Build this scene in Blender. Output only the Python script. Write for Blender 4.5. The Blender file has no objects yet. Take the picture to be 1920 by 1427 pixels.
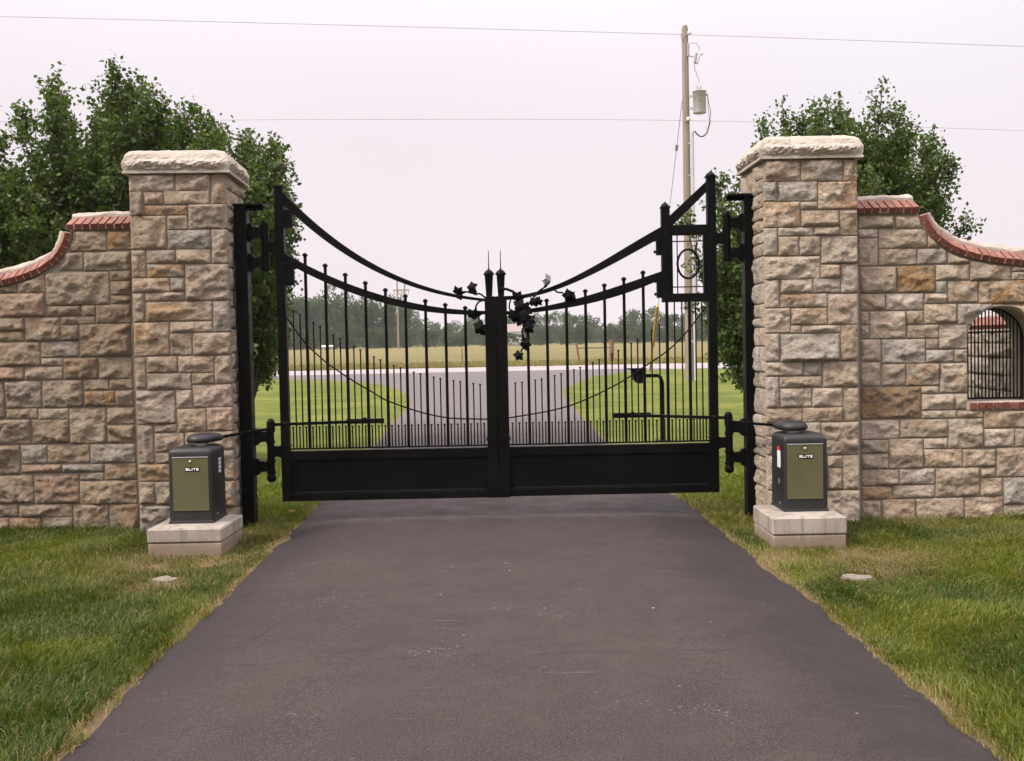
import bpy, bmesh, math, random
import numpy as np
from mathutils import Vector, Matrix

# ------------------------------------------------------------------ camera, sky, sun, exposure
sc = bpy.context.scene
COL = sc.collection
RAD = math.radians
FPX = 1930.0
PITCH, ROLL, CAMH = RAD(2.1), RAD(1.15), 1.6
FW = np.array([0, math.cos(PITCH), -math.sin(PITCH)])
R0 = np.array([1.0, 0, 0]); U0 = np.array([0, math.sin(PITCH), math.cos(PITCH)])
RV = math.cos(ROLL) * R0 - math.sin(ROLL) * U0
UV = math.sin(ROLL) * R0 + math.cos(ROLL) * U0
EYE = np.array([0, 0, CAMH])
cam = bpy.data.cameras.new('camera'); camo = bpy.data.objects.new('camera', cam); COL.objects.link(camo)
cam.sensor_fit = 'HORIZONTAL'; cam.sensor_width = 36; cam.lens = FPX / 1920 * 36
cam.clip_start = 0.05; cam.clip_end = 5000
M3 = Matrix(((RV[0], UV[0], -FW[0]), (RV[1], UV[1], -FW[1]), (RV[2], UV[2], -FW[2])))
camo.matrix_world = Matrix.Translation(EYE) @ M3.to_4x4()
sc.camera = camo
sc.view_settings.view_transform = 'Standard'; sc.view_settings.look = 'None'
sc.view_settings.gamma = 1; sc.view_settings.use_curve_mapping = False
sc.view_settings.exposure = 0.6
sc.cycles.max_bounces = 6; sc.cycles.transparent_max_bounces = 8; sc.cycles.volume_bounces = 1
sc.cycles.use_denoising = True

SUN = Vector((-0.82, -0.44, 0.92)).normalized()
sl = bpy.data.lights.new('sun', 'SUN'); sl.energy = 2.4; sl.angle = RAD(14); sl.color = (1, .94, .82)
slo = bpy.data.objects.new('sun', sl); COL.objects.link(slo)
slo.rotation_euler = (-SUN).to_track_quat('-Z', 'Y').to_euler(); slo.location = (-20, 5, 30)

wd = bpy.data.worlds.new('World'); sc.world = wd; wd.use_nodes = True
nt = wd.node_tree; nt.nodes.clear()
def wn(t, **k):
    n = nt.nodes.new(t)
    for a, b in k.items(): setattr(n, a, b)
    return n
sky = wn('ShaderNodeTexSky', sky_type='NISHITA', sun_disc=False)
sky.sun_elevation = math.asin(SUN.z); sky.sun_rotation = math.atan2(SUN.x, SUN.y)
sky.dust_density = 6; sky.air_density = 1.2
tc = wn('ShaderNodeTexCoord'); sx = wn('ShaderNodeSeparateXYZ')
nt.links.new(tc.outputs['Generated'], sx.inputs[0])
m0 = wn('ShaderNodeMath', operation='MULTIPLY_ADD'); m0.inputs[1].default_value = 1.22; m0.inputs[2].default_value = -.22
m1 = wn('ShaderNodeMath', operation='MAXIMUM'); m1.inputs[1].default_value = 0
nt.links.new(sx.outputs[2], m0.inputs[0])
nt.links.new(m0.outputs[0], m1.inputs[0])
m2 = wn('ShaderNodeMath', operation='POWER'); m2.inputs[1].default_value = 1.8
nt.links.new(m1.outputs[0], m2.inputs[0])
m3 = wn('ShaderNodeMath', operation='MULTIPLY_ADD'); m3.inputs[1].default_value = 27.0; m3.inputs[2].default_value = 6.6
nt.links.new(m2.outputs[0], m3.inputs[0])                      # overcast sky: brighter towards the zenith
cl = wn('ShaderNodeTexNoise'); cl.inputs['Scale'].default_value = 1.6; cl.inputs['Detail'].default_value = 2
nt.links.new(tc.outputs['Generated'], cl.inputs['Vector'])
mr = wn('ShaderNodeMapRange'); mr.inputs['To Min'].default_value = .86; mr.inputs['To Max'].default_value = 1.10
nt.links.new(cl.outputs['Fac'], mr.inputs['Value'])
m4 = wn('ShaderNodeMath', operation='MULTIPLY')
nt.links.new(m3.outputs[0], m4.inputs[0]); nt.links.new(mr.outputs[0], m4.inputs[1])
ct = wn('ShaderNodeTexNoise'); ct.inputs['Scale'].default_value = 1.1; ct.inputs['Detail'].default_value = 3; nt.links.new(tc.outputs['Generated'], ct.inputs['Vector'])
cm = wn('ShaderNodeMix', data_type='RGBA'); cm.inputs['A'].default_value = (1.0, .872, .93, 1); cm.inputs['B'].default_value = (.97, .905, .955, 1); nt.links.new(ct.outputs['Fac'], cm.inputs['Factor'])
oc = wn('ShaderNodeVectorMath', operation='SCALE'); nt.links.new(cm.outputs['Result'], oc.inputs[0])
nt.links.new(m4.outputs[0], oc.inputs['Scale'])
mixw = wn('ShaderNodeMix', data_type='RGBA'); mixw.inputs['Factor'].default_value = 0.9
nt.links.new(sky.outputs[0], mixw.inputs['A']); nt.links.new(oc.outputs[0], mixw.inputs['B'])
bg = wn('ShaderNodeBackground'); bg.inputs['Strength'].default_value = 0.1
nt.links.new(mixw.outputs['Result'], bg.inputs['Color'])
wo = wn('ShaderNodeOutputWorld'); nt.links.new(bg.outputs[0], wo.inputs['Surface'])

# ------------------------------------------------------------------ helpers
rng = random.Random(7); nr = np.random.default_rng(11)
def ray(x, y): return FW + (x - 960) / FPX * RV - (y - 713.5) / FPX * UV
def at(x, y, Y):
    d = ray(x, y); return EYE + d * (Y / d[1])
def gr(x, y, z=0.0):
    d = ray(x, y); return EYE + d * ((z - CAMH) / d[2])

def nodes(m):
    m.use_nodes = True; t = m.node_tree; return t, t.nodes['Principled BSDF']
class NB:
    """tiny node builder"""
    def __init__(s, name, rough=.8, spec=.3, metal=0.0):
        s.m = bpy.data.materials.new(name); s.t, s.b = nodes(s.m)
        s.b.inputs['Roughness'].default_value = rough; s.b.inputs['Metallic'].default_value = metal
        s.b.inputs['Specular IOR Level'].default_value = spec
        s.tc = s.t.nodes.new('ShaderNodeTexCoord'); s.geo = s.t.nodes.new('ShaderNodeNewGeometry')
        s.oi = s.t.nodes.new('ShaderNodeObjectInfo')
    def n(s, t, **k):
        n = s.t.nodes.new(t)
        for a, b in k.items(): setattr(n, a, b)
        return n
    def l(s, a, b): s.t.links.new(a, b)
    def pos(s): return s.geo.outputs['Position']
    def map(s, vec, scale):
        n = s.n('ShaderNodeMapping'); n.inputs['Scale'].default_value = scale; s.l(vec, n.inputs['Vector']); return n.outputs[0]
    def noise(s, scale, detail=4, rough=.6, vec=None, dist=0):
        n = s.n('ShaderNodeTexNoise'); n.inputs['Scale'].default_value = scale; n.inputs['Detail'].default_value = detail
        n.inputs['Roughness'].default_value = rough; n.inputs['Distortion'].default_value = dist
        s.l(vec if vec is not None else s.pos(), n.inputs['Vector']); return n.outputs['Fac']
    def voro(s, scale, vec=None, out='Distance'):
        n = s.n('ShaderNodeTexVoronoi'); n.inputs['Scale'].default_value = scale
        s.l(vec if vec is not None else s.pos(), n.inputs['Vector']); return n.outputs[out]
    def ramp(s, v, a, b, A=0., B=1.):
        n = s.n('ShaderNodeMapRange'); n.interpolation_type = 'SMOOTHSTEP'
        for k, x in zip(('From Min', 'From Max', 'To Min', 'To Max'), (a, b, A, B)): n.inputs[k].default_value = x
        s.l(v, n.inputs['Value']); return n.outputs[0]
    def mix(s, f, a, b, mode='MIX'):
        n = s.n('ShaderNodeMix', data_type='RGBA', blend_type=mode)
        for k, x in (('Factor', f), ('A', a), ('B', b)):
            if isinstance(x, (int, float)): n.inputs[k].default_value = x
            elif isinstance(x, tuple): n.inputs[k].default_value = (*x, 1)
            else: s.l(x, n.inputs[k])
        return n.outputs['Result']
    def math(s, op, a, b=None):
        n = s.n('ShaderNodeMath', operation=op)
        for i, x in enumerate((a, b)):
            if x is None: continue
            if isinstance(x, (int, float)): n.inputs[i].default_value = x
            else: s.l(x, n.inputs[i])
        return n.outputs[0]
    def col(s, c):
        if isinstance(c, tuple): s.b.inputs['Base Color'].default_value = (*c, 1)
        else: s.l(c, s.b.inputs['Base Color'])
        return s
    def bump(s, h, st=.4, d=.01):
        n = s.n('ShaderNodeBump'); n.inputs['Strength'].default_value = st; n.inputs['Distance'].default_value = d
        s.l(h, n.inputs['Height']); s.l(n.outputs[0], s.b.inputs['Normal']); return s
    def attr(s, name):
        n = s.n('ShaderNodeAttribute'); n.attribute_name = name; return n.outputs['Color']

M = {}
def stone_mat():
    s = NB('stone', .9, .2)
    off = s.n('ShaderNodeVectorMath', operation='MULTIPLY_ADD')
    off.inputs[1].default_value = (1, 1, 1)
    sc_ = s.n('ShaderNodeVectorMath', operation='SCALE'); sc_.inputs[0].default_value = (37, 19, 53); s.l(s.oi.outputs['Random'], sc_.inputs['Scale'])
    s.l(s.pos(), off.inputs[0]); s.l(sc_.outputs[0], off.inputs[2]); v = off.outputs[0]
    base = s.oi.outputs['Color']
    n1 = s.noise(9, 6, .65, v); n2 = s.noise(40, 5, .7, v)
    c = s.mix(s.ramp(n1, .3, .75), base, s.mix(1.0, base, (.66, .62, .60), 'MULTIPLY'))
    c = s.mix(s.ramp(n2, .50, .72, 0, .5), c, s.mix(1.0, base, (1.22, 1.22, 1.24), 'MULTIPLY'))
    c = s.mix(s.ramp(s.noise(16, 5, .7, v), .58, .74, 0, .22), c, (.33, .21, .10))     # faint iron staining
    st = s.noise(7, 5, .65, v, .6)
    amt = s.math('MULTIPLY', s.ramp(st, .42, .60), s.oi.outputs['Alpha'])
    c = s.mix(s.math('MULTIPLY', amt, .8), c, (.37, .205, .075))
    amt2 = s.math('MULTIPLY', s.ramp(s.noise(21, 4, .7, v), .55, .68, 0, .8), s.oi.outputs['Alpha'])
    c = s.mix(amt2, c, (.19, .095, .04))
    c = s.mix(s.ramp(s.noise(75, 3, .7, v), .60, .74, 0, .55), c, (.17, .135, .10))    # pits and lichen specks
    s.col(c)
    s.bump(s.math('ADD', s.math('MULTIPLY', s.noise(28, 7, .7, v, .3), 1.0), s.math('MULTIPLY', n2, .35)), 1., .055)
    return s.m
M['stone'] = stone_mat()
s = NB('mortar', .95, .1); s.col(s.mix(s.noise(12, 5), (.30, .265, .22), (.20, .17, .135))); s.bump(s.noise(120, 4), .5, .004); M['mortar'] = s.m
s = NB('white_mortar', .95, .15)
s.col(s.mix(s.ramp(s.noise(7, 6, .7), .35, .75), (.46, .40, .345), (.30, .255, .21))); s.bump(s.noise(30, 8, .75), .9, .025); M['wmortar'] = s.m
s = NB('brick_joint', .95, .15); s.col(s.mix(s.noise(30, 4), (.50, .42, .37), (.36, .29, .25))); s.bump(s.noise(90, 4), .6, .004); M['joint'] = s.m
s = NB('brick_clay', .85, .25)
c = s.mix(s.oi.outputs['Random'], (.115, .034, .022), (.18, .066, .044)); c = s.mix(s.ramp(s.noise(18, 5, .7), .5, .8), c, (.17, .05, .04))
s.col(s.mix(s.ramp(s.noise(55, 3), .62, .72, 0, .4), c, (.34, .21, .16))); s.bump(s.noise(110, 5, .7), .6, .004); M['brick'] = s.m
s = NB('brick_lit_washed', .85, .25); c = s.mix(s.oi.outputs['Random'], (.16, .068, .047), (.23, .105, .078))     # coping tops: sky light painted in as paler brick, plus mortar smears
s.col(s.mix(s.ramp(s.noise(24, 5, .75), .45, .75, 0, .55), c, (.40, .28, .22))); s.bump(s.noise(110, 5, .7), .6, .004); M['brick_lit_washed'] = s.m
s = NB('cap_stone', .9, .2)
c = s.mix(s.ramp(s.noise(6, 6, .7), .35, .75), (.50, .445, .38), (.36, .31, .25))
s.col(s.mix(s.ramp(s.noise(60, 3, .7), .60, .72, 0, .4), c, (.26, .21, .17))); s.bump(s.noise(26, 8, .72, None, .3), .9, .025); M['cap'] = s.m
s = NB('concrete', .9, .25)
c = s.mix(s.ramp(s.noise(3, 6, .7), .3, .75), (.345, .31, .265), (.235, .205, .17)); zz = s.n('ShaderNodeSeparateXYZ'); s.l(s.pos(), zz.inputs[0])
low = s.math('ADD', zz.outputs[2], s.math('MULTIPLY', s.noise(9, 4), .1))
c = s.mix(s.ramp(low, .07, .19, .9, 0), c, (.20, .145, .095)); drip = s.noise(1, 4, .6, s.map(s.pos(), (14, 14, 1.2)))
c = s.mix(s.ramp(drip, .47, .66, 0, .75), c, (.175, .16, .125))
s.col(s.mix(s.ramp(s.noise(70, 3), .6, .72, 0, .35), c, (.2, .17, .14))); s.bump(s.noise(60, 6, .7), .4, .006); M['concrete'] = s.m
s = NB('black_paint', .52, .08)
s.col(s.mix(s.ramp(s.noise(5, 5, .7), .45, .8), (.0022, .0024, .002), (.0075, .0072, .0064))); s.l(s.ramp(s.noise(14, 4), .3, .7, .34, .58), s.b.inputs['Roughness'])
s.bump(s.noise(160, 3), .12, .002); M['black'] = s.m
s = NB('dark_plastic', .5, .4); s.col(s.mix(s.ramp(s.noise(4, 4), .3, .7), (.011, .011, .0108), (.018, .0175, .0165))); s.bump(s.noise(300, 2), .15, .001); M['plastic'] = s.m
s = NB('olive_panel', .48, .4, .25)
s.col(s.mix(s.ramp(s.noise(3, 4), .3, .7), (.088, .084, .038), (.108, .102, .047))); s.bump(s.noise(400, 2), .1, .001); M['olive'] = s.m
def simple(key, c, rough=.6, spec=.3, metal=0., c2=None, sc_=8):
    s = NB(key, rough, spec, metal)
    s.col(s.mix(s.ramp(s.noise(sc_, 5, .65), .35, .7), c, c2 or tuple(x * .8 for x in c))); M[key] = s.m
simple('steel', (.42, .42, .42), .4, .5, .7); simple('white_paint', (.78, .77, .75), .5); simple('red_ink', (.55, .05, .05), .5)
simple('grey_paint', (.50, .475, .48), .5); simple('galvanised', (.50, .51, .52), .5, .4, .2); simple('yellow_guard', (.45, .27, .05), .55, c2=(.36, .22, .05))
simple('cable', (.10, .10, .10), .6); simple('wire_grey', (.42, .40, .42), .6); simple('insulator', (.33, .33, .33), .3, .5); simple('sticker_grey', (.55, .55, .56), .5)
simple('old_wood', (.20, .155, .11), .9, c2=(.11, .085, .06), sc_=14); simple('dead_leaf', (.30, .15, .06), .8)
simple('field_stone', (.21, .18, .145), .95, c2=(.12, .10, .075), sc_=25); simple('stem', (.17, .13, .06), .9); simple('far_white', (.75, .72, .70), .7); simple('roof_grey', (.25, .22, .2), .8)
simple('brown_post', (.20, .11, .06), .85, c2=(.12, .065, .04), sc_=6)
s = NB('pole_wood', .9, .15)
g = s.noise(1, 6, .7, s.map(s.pos(), (22, 22, 1.1))); s.col(s.mix(s.ramp(g, .35, .7), (.27, .225, .18), (.165, .135, .105))); s.bump(g, .5, .02); M['pole'] = s.m
s = NB('bark', .95, .1); g = s.noise(1, 6, .7, s.map(s.pos(), (26, 26, 5))); s.col(s.mix(g, (.10, .075, .055), (.05, .038, .03))); s.bump(g, .7, .02); M['bark'] = s.m

def leaf_mat(name, ca, cb, cc, trans=.35, rough=.5):
    m = bpy.data.materials.new(name); m.use_nodes = True; t = m.node_tree; t.nodes.clear()
    N = t.nodes.new; L = t.links.new
    at_ = N('ShaderNodeAttribute'); at_.attribute_name = 'tint'
    sp = N('ShaderNodeSeparateColor'); L(at_.outputs['Color'], sp.inputs[0])
    mx = N('ShaderNodeMix'); mx.data_type = 'RGBA'; mx.inputs['A'].default_value = (*ca, 1); mx.inputs['B'].default_value = (*cb, 1); L(sp.outputs[0], mx.inputs['Factor'])
    my = N('ShaderNodeMix'); my.data_type = 'RGBA'; my.inputs['B'].default_value = (*cc, 1); L(mx.outputs['Result'], my.inputs['A']); L(sp.outputs[1], my.inputs['Factor'])
    p = N('ShaderNodeBsdfPrincipled'); p.inputs['Roughness'].default_value = rough; p.inputs['Specular IOR Level'].default_value = .3; L(my.outputs['Result'], p.inputs['Base Color'])
    tr = N('ShaderNodeBsdfTranslucent'); 
    tv = N('ShaderNodeMix'); tv.data_type = 'RGBA'; tv.blend_type = 'MULTIPLY'; tv.inputs['Factor'].default_value = 1; tv.inputs['B'].default_value = (1.3, 1.5, .6, 1)
    L(my.outputs['Result'], tv.inputs['A']); L(tv.outputs['Result'], tr.inputs['Color'])
    ms = N('ShaderNodeMixShader'); ms.inputs[0].default_value = trans; L(p.outputs[0], ms.inputs[1]); L(tr.outputs[0], ms.inputs[2])
    o = N('ShaderNodeOutputMaterial'); L(ms.outputs[0], o.inputs['Surface']); return m
M['leaf'] = leaf_mat('tree_leaf', (.022, .046, .009), (.092, .132, .026), (.17, .155, .04))
M['farleaf'] = leaf_mat('far_leaf', (.013, .036, .006), (.038, .078, .012), (.08, .10, .025), .2, .7)
M['grass'] = leaf_mat('grass_blade', (.024, .052, .004), (.128, .150, .011), (.27, .205, .085), .3, .6)

def asphalt():
    s = NB('asphalt', .8, .16)
    big = s.noise(.55, 4, .6); mid = s.noise(3.2, 6, .7); fine = s.noise(130, 3, .7)
    c = s.mix(s.ramp(big, .3, .7), (.0285, .0205, .0190), (.040, .029, .0265))
    c = s.mix(s.ramp(mid, .35, .75, 0, .5), c, (.025, .0195, .018))
    c = s.mix(s.ramp(fine, .42, .72, 0, .75), c, (.098, .080, .074)); c = s.mix(s.ramp(s.noise(55, 4, .8), .54, .70, 0, .6), c, (.014, .012, .012))
    c = s.mix(s.ramp(s.noise(1, 5, .65, s.map(s.pos(), (2.2, 9, 1))), .58, .75, 0, .35), c, (.066, .054, .048))   # tracked dust
    v = s.voro(5.5); msk = s.ramp(s.noise(2.9, 4, .7), .50, .56)
    c = s.mix(s.math('MULTIPLY', s.ramp(s.math('ADD', v, s.math('MULTIPLY', s.noise(60, 2), .07)), .06, .085, .75, 0), msk), c, (.50, .44, .40))
    v2 = s.voro(24); msk2 = s.ramp(s.noise(1.3, 5, .7), .56, .66)
    c = s.mix(s.math('MULTIPLY', s.ramp(s.noise(34, 5, .8), .585, .635, 0, .6), msk2), c, (.36, .31, .28))
    v3 = s.voro(22, s.map(s.pos(), (1, 1, 1)))
    c = s.mix(s.ramp(v3, .07, .12, .6, 0), c, (.015, .013, .013))
    xz = s.n('ShaderNodeSeparateXYZ'); s.l(s.pos(), xz.inputs[0]); off = s.math('ABSOLUTE', s.math('ADD', s.math('MULTIPLY', xz.outputs[1], .03), s.math('ADD', xz.outputs[0], s.math('MULTIPLY', s.math('SUBTRACT', s.noise(.8, 4), .5), .8))))
    c = s.mix(s.ramp(off, 1.1, 1.75, 0, .6), c, (.019, .0165, .017))       # less worn, darker margins
    c = s.mix(s.ramp(xz.outputs[1], 13, 25), c, s.mix(s.noise(1.5, 5, .7), (.13, .115, .112), (.095, .084, .083)))        # grazing sky sheen painted in as a paler colour beyond the gate
    # scuffs: thin pale scratches
    for ang, k, th in ((.35, 1.2, .0), (-.5, .9, 3.1)):
        mp = s.n('ShaderNodeMapping'); mp.inputs['Rotation'].default_value = (0, 0, ang); mp.inputs['Location'].default_value = (th, th, 0); mp.inputs['Scale'].default_value = (1.3, 28, 1); s.l(s.pos(), mp.inputs['Vector'])
        sn = s.noise(k, 3, .55, mp.outputs[0]); c = s.mix(s.math('MULTIPLY', s.ramp(sn, .67, .72, 0, .4), s.ramp(s.noise(.8, 3), .5, .6)), c, (.17, .145, .13))
    # hairline cracks
    xyz = s.n('ShaderNodeSeparateXYZ'); s.l(s.pos(), xyz.inputs[0]); wob = s.math('MULTIPLY', s.math('SUBTRACT', s.noise(3.5, 5, .7), .5), .11)
    def crack(ax, ay, c0, lo, hi, axis, w=.006):
        nonlocal c
        d = s.math('ADD', s.math('ADD', s.math('MULTIPLY', xyz.outputs[0], ax), s.math('MULTIPLY', xyz.outputs[1], ay)), s.math('ADD', wob, -c0))
        d = s.math('ABSOLUTE', d); k = s.ramp(d, w * .5, w * 1.6, .75, 0)
        r = s.math('MULTIPLY', s.math('GREATER_THAN', xyz.outputs[axis], lo), s.math('LESS_THAN', xyz.outputs[axis], hi))
        r = s.math('MULTIPLY', r, s.ramp(s.noise(2.3, 2), .40, .52))
        c = s.mix(s.math('MULTIPLY', k, r), c, (.022, .02, .02))
    crack(-.03, 1, 5.13, -1.4, 1.1, 0); crack(-.05, 1, 6.5, -1.6, .2, 0); crack(1, -.18, -2.42, 5.0, 6.9, 1); crack(.1, 1, 7.3, -.4, 1.3, 0)
    s.col(c); s.l(s.ramp(mid, .3, .7, .62, .86), s.b.inputs['Roughness'])
    s.bump(s.math('ADD', s.math('MULTIPLY', fine, .8), s.math('MULTIPLY', mid, .5)), .6, .010)
    return s.m
M['asphalt'] = asphalt()
def lawn():
    s = NB('lawn_soil', .95, .1)
    d = s.attr('dry'); sp = s.n('ShaderNodeSeparateColor'); s.l(d, sp.inputs[0])
    g = s.mix(s.ramp(s.noise(1.1, 5, .65), .35, .7), (.082, .108, .016), (.118, .135, .026)); g = s.mix(s.ramp(s.noise(1, 6, .75, s.map(s.pos(), (7, 3.2, 1))), .40, .68, 0, .8), g, (.048, .078, .012)); g = s.mix(s.ramp(s.noise(2.3, 6, .75), .52, .72, 0, .6), g, (.175, .165, .05))
    g = s.mix(s.ramp(s.noise(.35, 5, .7), .42, .66, 0, .8), g, (.165, .175, .035))
    near = s.mix(s.ramp(s.noise(22, 5, .7), .35, .65), (.050, .062, .012), (.10, .085, .03))
    so = s.mix(s.ramp(s.noise(26, 5, .7), .3, .7), (.21, .15, .085), (.12, .085, .05))
    c = s.mix(sp.outputs[1], g, near); c = s.mix(sp.outputs[0], c, so)
    s.col(c); s.bump(s.noise(45, 5, .75), .8, .03); return s.m
M['lawn'] = lawn()
s = NB('concrete_road', .9, .2); c = s.mix(s.ramp(s.noise(.6, 5, .65), .3, .7), (.30, .275, .27), (.24, .22, .215)); s.col(s.mix(s.ramp(s.noise(6, 4), .55, .75, 0, .3), c, (.3, .27, .26))); M['road'] = s.m
s = NB('dry_field', .95, .1)
c = s.mix(s.ramp(s.noise(1, 5, .7, s.map(s.pos(), (.05, .10, 1))), .35, .68), (.215, .18, .075), (.145, .15, .05))
c = s.mix(s.ramp(s.noise(1, 5, .75, s.map(s.pos(), (.9, .35, 1))), .42, .7, 0, .6), c, (.25, .20, .10)); c = s.mix(s.ramp(s.noise(1.7, 4, .7), .55, .75, 0, .4), c, (.10, .12, .03)); s.col(c); s.bump(s.noise(4, 5, .8), 1, .3); M['field'] = s.m

ORG = {}
def root_of(o):
    while o.parent: o = o.parent
    return o
def thing(name, label, cat, loc=(0, 0, 0), group=None, rz=0.0):
    o = bpy.data.objects.new(name, None); o.empty_display_size = .1; COL.objects.link(o); o.location = loc; o.rotation_euler = (0, 0, rz)
    o['label'] = label; o['category'] = cat
    if group: o['group'] = group
    ORG[o.name] = Vector(loc); return o
def tag(o, label=None, cat=None, group=None, kind=None):
    for k, v in (('label', label), ('category', cat), ('group', group), ('kind', kind)):
        if v: o[k] = v
    return o
def link(name, me, mat=None, parent=None):
    o = bpy.data.objects.new(name, me); COL.objects.link(o)
    if mat is not None and not me.materials: me.materials.append(M[mat] if isinstance(mat, str) else mat)
    if parent: o.parent = parent
    return o
class MB:
    """collects shapes (world coordinates) and links them as ONE mesh object"""
    def __init__(s): s.v = []; s.f = []; s.sm = []
    def add(s, vs, fs, smooth=False):
        k = len(s.v); s.v += [tuple(map(float, p)) for p in vs]; s.f += [tuple(i + k for i in f) for f in fs]; s.sm += [smooth] * len(fs); return s
    def box(s, a, b, ch=0.0):
        (x0, y0, z0), (x1, y1, z1) = a, b
        if ch <= 0:
            return s.add([(x0, y0, z0), (x1, y0, z0), (x1, y1, z0), (x0, y1, z0), (x0, y0, z1), (x1, y0, z1), (x1, y1, z1), (x0, y1, z1)],
                         [(0, 3, 2, 1), (4, 5, 6, 7), (0, 1, 5, 4), (1, 2, 6, 5), (2, 3, 7, 6), (3, 0, 4, 7)])
        bm = bmesh.new(); bmesh.ops.create_cube(bm, size=1)
        for v in bm.verts: v.co = Vector(((x0 + x1) / 2 + v.co.x * (x1 - x0), (y0 + y1) / 2 + v.co.y * (y1 - y0), (z0 + z1) / 2 + v.co.z * (z1 - z0)))
        bmesh.ops.bevel(bm, geom=bm.edges[:], offset=ch, segments=2 if ch > .02 else 1, affect='EDGES')
        return s.addbm(bm)
    def addbm(s, bm, smooth=False):
        bm.verts.ensure_lookup_table(); bm.verts.index_update(); s.add([v.co for v in bm.verts], [[v.index for v in f.verts] for f in bm.faces], smooth); bm.free(); return s
    def tube(s, pts, r, n=8, cap=True, smooth=True):
        pts = [Vector(p) for p in pts]; k = len(pts); rs = r if isinstance(r, (list, tuple)) else [r] * k
        vs = []; up = None
        for i, p in enumerate(pts):
            t = (pts[min(i + 1, k - 1)] - pts[max(i - 1, 0)]).normalized()
            if up is None: up = Vector((0, 0, 1)) if abs(t.z) < .9 else Vector((0, 1, 0))
            a = t.cross(up).normalized(); b = a.cross(t).normalized(); up = b
            for j in range(n):
                q = 2 * math.pi * (j + .5) / n; vs.append(p + (a * math.cos(q) + b * math.sin(q)) * rs[i])
        fs = [(i * n + j, i * n + (j + 1) % n, (i + 1) * n + (j + 1) % n, (i + 1) * n + j) for i in range(k - 1) for j in range(n)]
        s.add(vs, fs, smooth)
        if cap: s.add(vs[:n], [tuple(range(n))]); s.add(vs[-n:], [tuple(range(n - 1, -1, -1))])
        return s
    def lathe(s, prof, c, n=14, smooth=True):
        vs = [(c[0] + r * math.cos(2 * math.pi * j / n), c[1] + r * math.sin(2 * math.pi * j / n), c[2] + z) for r, z in prof for j in range(n)]
        fs = [(i * n + j, i * n + (j + 1) % n, (i + 1) * n + (j + 1) % n, (i + 1) * n + j) for i in range(len(prof) - 1) for j in range(n)]
        s.add(vs, fs, smooth); s.add(vs[:n], [tuple(range(n - 1, -1, -1))]); return s.add(vs[-n:], [tuple(range(n))])
    def strip(s, low, up, y0, y1):
        """band between two polylines given as (x, z), extruded from y0 to y1"""
        k = len(low); vs = [(x, y, z) for y in (y0, y1) for line in (low, up) for x, z in line]
        A, B, C, D = 0, k, 2 * k, 3 * k; fs = []
        for i in range(k - 1):
            fs += [(A + i, A + i + 1, B + i + 1, B + i), (C + i + 1, C + i, D + i, D + i + 1), (B + i, B + i + 1, D + i + 1, D + i), (A + i + 1, A + i, C + i, C + i + 1)]
        fs += [(A, B, D, C), (A + k - 1, C + k - 1, D + k - 1, B + k - 1)]
        return s.add(vs, fs)
    def build(s, name, mat, parent=None, local=False):
        me = bpy.data.meshes.new(name); off = Vector((0, 0, 0))
        if parent and not local: off = ORG[root_of(parent).name]
        me.from_pydata([(x - off.x, y - off.y, z - off.z) for x, y, z in s.v], [], s.f)
        if any(s.sm): me.polygons.foreach_set('use_smooth', s.sm)
        me.update(); return link(name, me, mat, parent)
def rawmesh(name, V, Fq, tint=None, smooth=False):
    """V (n,3), Fq (m,k) arrays, tint per vertex (n,2)"""
    me = bpy.data.meshes.new(name); V = np.asarray(V, np.float32); Fq = np.asarray(Fq, np.int32); m, k = Fq.shape
    me.vertices.add(len(V)); me.vertices.foreach_set('co', V.ravel()); me.loops.add(m * k); me.loops.foreach_set('vertex_index', Fq.ravel())
    me.polygons.add(m); me.polygons.foreach_set('loop_start', np.arange(0, m * k, k, dtype=np.int32))
    if smooth: me.polygons.foreach_set('use_smooth', np.ones(m, bool))
    me.update(calc_edges=True)
    if tint is not None:
        a = me.color_attributes.new('tint', 'FLOAT_COLOR', 'POINT'); c = np.ones((len(V), 4), np.float32); c[:, :2] = tint; c[:, 2] = 0
        a.data.foreach_set('color', c.ravel())
    return me
class VN:
    """2-D value noise"""
    def __init__(s, seed): s.g = np.random.default_rng(seed).random((64, 64))
    def __call__(s, x, y):
        x = np.asarray(x, float); y = np.asarray(y, float); xi = np.floor(x).astype(int); yi = np.floor(y).astype(int); fx = x - xi; fy = y - yi
        fx = fx * fx * (3 - 2 * fx); fy = fy * fy * (3 - 2 * fy); g = s.g; a = g[xi % 64, yi % 64]; b = g[(xi + 1) % 64, yi % 64]; c = g[xi % 64, (yi + 1) % 64]; d = g[(xi + 1) % 64, (yi + 1) % 64]
        return (a * (1 - fx) + b * fx) * (1 - fy) + (c * (1 - fx) + d * fx) * fy
vn = VN(5); vn2 = VN(8)
def fbm(x, y): return vn(x, y) * .55 + vn2(x * 2.1 + 7, y * 2.1) * .28 + vn(x * 4.3, y * 4.3 + 3) * .17

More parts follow.
